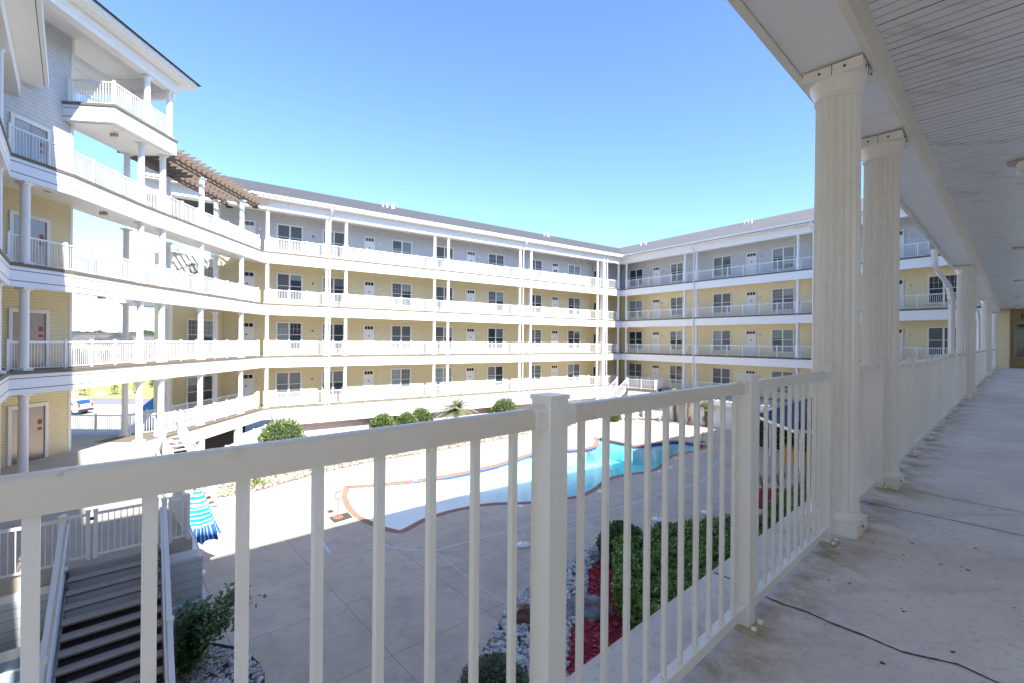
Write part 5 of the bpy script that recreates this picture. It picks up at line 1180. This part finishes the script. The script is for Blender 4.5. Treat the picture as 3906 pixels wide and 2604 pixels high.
# ================================================================== beyond the buildings
def house(x, y, w, d, h, rot, wallc, roofc, label, group):
    th = thing('house', (x, y, GZ), label, 'house', group, rot); m = MB(); m.box((0, 0, h / 2 + .75), (w, d, h - 1.5)); wl = obj('wall', m, wallc, th, world=False)
    m = MB(); rh = h + w * .22; m.add([(-w / 2 - .4, -d / 2 - .4, h - .1), (w / 2 + .4, -d / 2 - .4, h - .1), (w / 2 + .4, d / 2 + .4, h - .1), (-w / 2 - .4, d / 2 + .4, h - .1), (0, -d / 2 - .4, rh), (0, d / 2 + .4, rh)], [(0, 1, 4), (2, 3, 5), (1, 2, 5, 4), (3, 0, 4, 5), (0, 3, 2, 1)]); obj('roof', m, roofc, th, world=False)
    for zz in (3.0, 6.0):
        for xx in (-w * .3, 0, w * .3):
            if zz < h - 1.5: m = MB(); m.box((xx, -d / 2 - .03, zz + .3), (1.1, .06, 1.4)); obj('window', m, M['glass'], th, world=False)
    m = MB()
    for xx in (-w / 2 + .3, w / 2 - .3):
        for yy in (-d / 2 - 1.6, -d / 2 + .3): m.box((xx, yy, 2.4), (.2, .2, 4.8))
    m.box((0, -d / 2 - .9, 4.7), (w, 1.7, .2)); obj('porch', m, M['white_far'], th, world=False)
    return th
hc = [plain('house_white', (.52, .52, .52), .7), plain('house_tan', (.34, .28, .21), .7), plain('house_grey', (.27, .29, .31), .7), plain('house_brown_shakes', (.17, .11, .075), .8)]
rc = [plain('roof_grey_far', (.06, .06, .065), .9), plain('roof_pale_far', (.12, .115, .115), .9)]
hs = [(300, 190, 0, 'white house at the left edge of the distant row'), (338, 170, 0, 'large white beach house left of the utility pole'), (372, 210, 2, 'grey house directly left of the utility pole'), (402, 180, 0, 'white house with gable right of the utility pole'), (432, 150, 1, 'low tan house in front of the distant row'),
      (470, 200, 0, 'white house left of the brown gallery column'), (496, 175, 2, 'tall grey house just right of the gallery column'), (520, 160, 0, 'bright white house before the second white column'), (548, 190, 1, 'tan house half hidden by the double column'), (580, 130, 3, 'brown shake roofed house between the double columns'), (610, 150, 3, 'second brown house at the right end of the distant row')]
for i, (px, Dd, ci, lab) in enumerate(hs):
    rnd = random.Random(i); hh = (6.5 + rnd.uniform(0, 1.2)) * (.94 if Dd < 165 else 1.03); house((px - CX) / FPX * Dd, Dd, rnd.uniform(7.5, 10), 10, hh, rnd.uniform(-.5, .5), hc[ci], rc[i % 2], lab, 'distant beach houses')
rnd = random.Random(5); m = MB()
for i in range(620):
    Dd = rnd.uniform(430, 620); px = rnd.uniform(-300, 1100); X = (px - CX) / FPX * Dd; hgt = 5 + 9 * (Dd - 430) / 190 + 3 * noise.noise(Vector((px * .01, Dd * .01, 0))); r = rnd.uniform(4, 8); m.ball((X, Dd, GZ + hgt - r * .6), (r * 1.4, r, r), 2, .5, i)
o = obj('distant_woods', m, leafmat('far_woods', (.012, .025, .008), (.028, .042, .014), (.04, .05, .018), .3, .9)); tag(o, kind='stuff')
m = MB()
for i in range(260):
    Dd = rnd.uniform(100, 300); px = rnd.uniform(250, 640); r = rnd.uniform(1.5, 3.2); m.ball(((px - CX) / FPX * Dd, Dd, GZ + r * .5), (r * 1.3, r, r * .8), 2, .5, i)
o = obj('scrub', m, leafmat('scrub_leaves', (.02, .03, .01), (.04, .048, .018), (.06, .06, .025), .8, .9)); tag(o, kind='stuff')
sheet('scrubland', [(-900, 92), (300, 92), (300, 620), (-900, 620)], [], GZ + .004, plain('scrub_ground', (.20, .19, .09), .95, .3, .08), kind='structure')
Dd = 120; X = (370 - CX) / FPX * Dd; up = thing('utility_pole', (X, Dd, GZ), 'grey utility pole with crossarms among the distant houses', 'utility pole'); m = MB(); m.tube([(X, Dd, GZ), (X, Dd, GZ + 9.6)], [.2, .13], 8); obj('pole', m, M['bark'], up)
for zz in (9.2, 8.4): m = MB(); m.beam((X - 2.2, Dd, GZ + zz), (X + 2.2, Dd + 1, GZ + zz), .14, .14); obj('crossarm', m, M['bark'], up)
for i, (x, y, s_, lab) in enumerate(((329, 1508, 1.5, 'leaning young pine, leftmost on the dry lawn'), (438, 1504, 1.4, 'upright young pine, middle of the dry lawn'), (524, 1500, 1.4, 'young pine partly behind the white column'), (580, 1476, .9, 'small dark shrub by the low wall'))):
    b = G(x, y); th = thing('young_pine', b, lab, 'tree', 'young pines on the lawn'); rnd = random.Random(i + 3); m = MB(); ln = Vector((-.35 if i == 0 else 0, 0, 1)); m.tube([b, b + ln * 2.4 * s_], [.07, .02], 6); obj('trunk', m, M['bark'], th); m = MB()
    for k in range(420): u = rnd.uniform(.1, 1); a = rnd.uniform(0, 6.28); rr = .75 * (1 - u) * s_ * rnd.random() ** .5 * (1.3 if rnd.random() < .2 else .8); p = b + ln * 2.5 * s_ * u + Vector((math.cos(a) * rr, math.sin(a) * rr, 0)); m.leaf(p, Vector((math.cos(a), math.sin(a), .9)), Vector((0, 0, 1)), .3, .06)
    obj('foliage', m, M['leaf'], th)
for i, (x, y) in enumerate(((384, 1508), (492, 1502), (285, 1508))): p = G(x, y); m = MB(); m.ball(p + Vector((0, 0, .15)), (.9 if i == 0 else .45, .5, .45), 2, .4, i + 2); obj('boulder', m, plain('pale_boulder', (.55, .50, .42), .9), label=('broad pale boulder on the dry lawn', 'small pale boulder behind the brown column', 'small pale boulder at the left of the lawn')[i], cat='boulder', group='pale boulders on the lawn')
lw = thing('low_building', (-56, 96, GZ), 'low cream building beyond the lawn, under the gallery floor line', 'building'); m = MB(); m.box((-60, 98, GZ + 1.9), (46, 8, 3.8)); obj('wall', m, plain('cream_render', (.70, .62, .48), .8), lw); m = MB(); m.box((-60, 98, GZ + 3.95), (47, 9, .3)); obj('roof', m, rc[1], lw)
for i in range(4): p = Vector((-66 + i * 2.6, 92.6, GZ)); bush((p.x, p.y, GZ + .5), (.9, .9, .7), 350, .3, ('first', 'second', 'third', 'fourth')[i] + ' dark round shrub from the left before the low cream building', 'leaf', 'round_shrub', group='shrubs before the low building', seed=i)
# parked car, seen beside the tower corner
car = thing('parked_car', (-48.3, 50.9, GZ), 'silver sport utility car parked beyond the patio fence, rear lamp showing', 'car')
cx_, cy_ = -48.3, 50.9; side = [(-2.35, .35), (-2.35, .85), (-2.2, 1.0), (-1.5, 1.08), (-.75, 1.62), (-.4, 1.68), (1.6, 1.68), (1.95, 1.6), (2.3, 1.05), (2.38, .95), (2.38, .40), (2.2, .32), (-2.2, .32)]
silver = plain('silver_paint', (.55, .55, .54), .25, .03, 2, .3)
def profile(mb, pts, y0, y1):
    k = len(mb.v); n_ = len(pts); mb.v += [Vector((cx_ + x, y0, GZ + z)) for x, z in pts] + [Vector((cx_ + x, y1, GZ + z)) for x, z in pts]; mb.f += [tuple(range(k, k + n_)), tuple(range(k + n_, k + 2 * n_))[::-1]]
    for i in range(n_): j = (i + 1) % n_; mb.f.append((k + i, k + j, k + n_ + j, k + n_ + i))
m = MB(); profile(m, side, cy_ - .9, cy_ + .9); obj('body', m, silver, car)
gl = [(-1.35, 1.10), (-.72, 1.55), (1.55, 1.55), (1.95, 1.10)]
m = MB(); profile(m, gl, cy_ - .91, cy_ - .905); profile(m, gl, cy_ + .905, cy_ + .91); obj('side_window', m, M['glass'], car)
m = MB(); m.box((cx_ + 2.14, cy_, GZ + 1.33), (.05, 1.5, .45), M=Matrix.Rotation(-.42, 4, 'Y')); obj('rear_window', m, plain('blue_tinted_glass', (.03, .08, .2), .1), car)
for s_ in (-.78, .78): m = MB(); m.box((cx_ + 2.37, cy_ + s_, GZ + .98), (.06, .2, .3)); obj('taillight', m, plain('red_lens', (.55, .05, .02), .2), car)
m = MB(); m.box((cx_ + 2.42, cy_, GZ + .48), (.12, 1.75, .22)); obj('bumper', m, M['black'], car)
for x in (-1.45, 1.45):
    for s_ in (-.86, .86): m = MB(); m.tube([(cx_ + x, cy_ + s_ - .11, GZ + .34), (cx_ + x, cy_ + s_ + .11, GZ + .34)], .34, 20); w_ = obj('wheel', m, M['black'], car); m = MB(); m.tube([(cx_ + x, cy_ + s_ - .12, GZ + .34), (cx_ + x, cy_ + s_ + .12, GZ + .34)], .2, 14); obj('rim', m, M['steel'], w_)
# blue umbrella and striped awning outside the patio
bu = thing('market_umbrella', (-26.6, 36.5, GZ), 'plain blue market umbrella outside, glimpsed between the double columns', 'umbrella'); m = MB(); m.lathe((-26.6, 36.5, 0), [(1.7, -4.2), (1.6, -3.9), (.05, -2.5)], 8); obj('canopy', m, plain('blue_canvas', (.03, .17, .38), .8), bu); m = MB(); m.tube([(-26.6, 36.5, GZ), (-26.6, 36.5, -2.5)], .03, 8); obj('pole', m, M['white_far'], bu)
def sa():
    t = NT('blue_white_awning_stripes'); return t.out(t.mix(t.line(t.sep()[0], .22, .05), (.10, .25, .50), (.45, .60, .72)), .8)
m = MB(); m.add([(-26, 25.2, -3.98), (-20.2, 25.2, -3.98), (-20.2, 26.3, -4.02), (-26, 26.3, -4.02), (-26, 25.2, -4.1), (-20.2, 25.2, -4.1), (-20.2, 26.3, -4.14), (-26, 26.3, -4.14)], [(0, 1, 2, 3), (4, 5, 6, 7), (0, 1, 5, 4), (1, 2, 6, 5), (2, 3, 7, 6), (3, 0, 4, 7)]); o = obj('striped_awning', m, sa(), label='blue striped awning just behind the patio fence', cat='awning')
# ================================================================== light
SUN_EL = R(45); SUN_AZ = math.atan2(.63, -.77)
wd = bpy.data.worlds.new('World'); S.world = wd; wd.use_nodes = True; nt = wd.node_tree; bg_ = nt.nodes['Background']
sk_ = nt.nodes.new('ShaderNodeTexSky'); sk_.sky_type = 'NISHITA'; sk_.sun_disc = False; sk_.sun_elevation = SUN_EL; sk_.sun_rotation = SUN_AZ; sk_.air_density = .8; sk_.dust_density = .3; sk_.ozone_density = 6
nt.links.new(sk_.outputs[0], bg_.inputs['Color']); bg_.inputs['Strength'].default_value = .06
sl = bpy.data.lights.new('sun', 'SUN'); sl.energy = 2.0; sl.angle = R(.53); sl.color = (1, .965, .91); so = bpy.data.objects.new('sun', sl); COL.objects.link(so)
h_ = Vector((.63, -.77)).normalized() * math.cos(SUN_EL); so.rotation_euler = (-Vector((h_.x, h_.y, math.sin(SUN_EL)))).to_track_quat('-Z', 'Y').to_euler(); so.location = (20, -30, 60)
S.view_settings.view_transform = 'Standard'; S.view_settings.look = 'None'; S.view_settings.gamma = 1; S.view_settings.exposure = 2.8
S.render.engine = 'CYCLES'
S.cycles.max_bounces = 12; S.cycles.diffuse_bounces = 8; S.cycles.transparent_max_bounces = 12; S.cycles.volume_bounces = 0
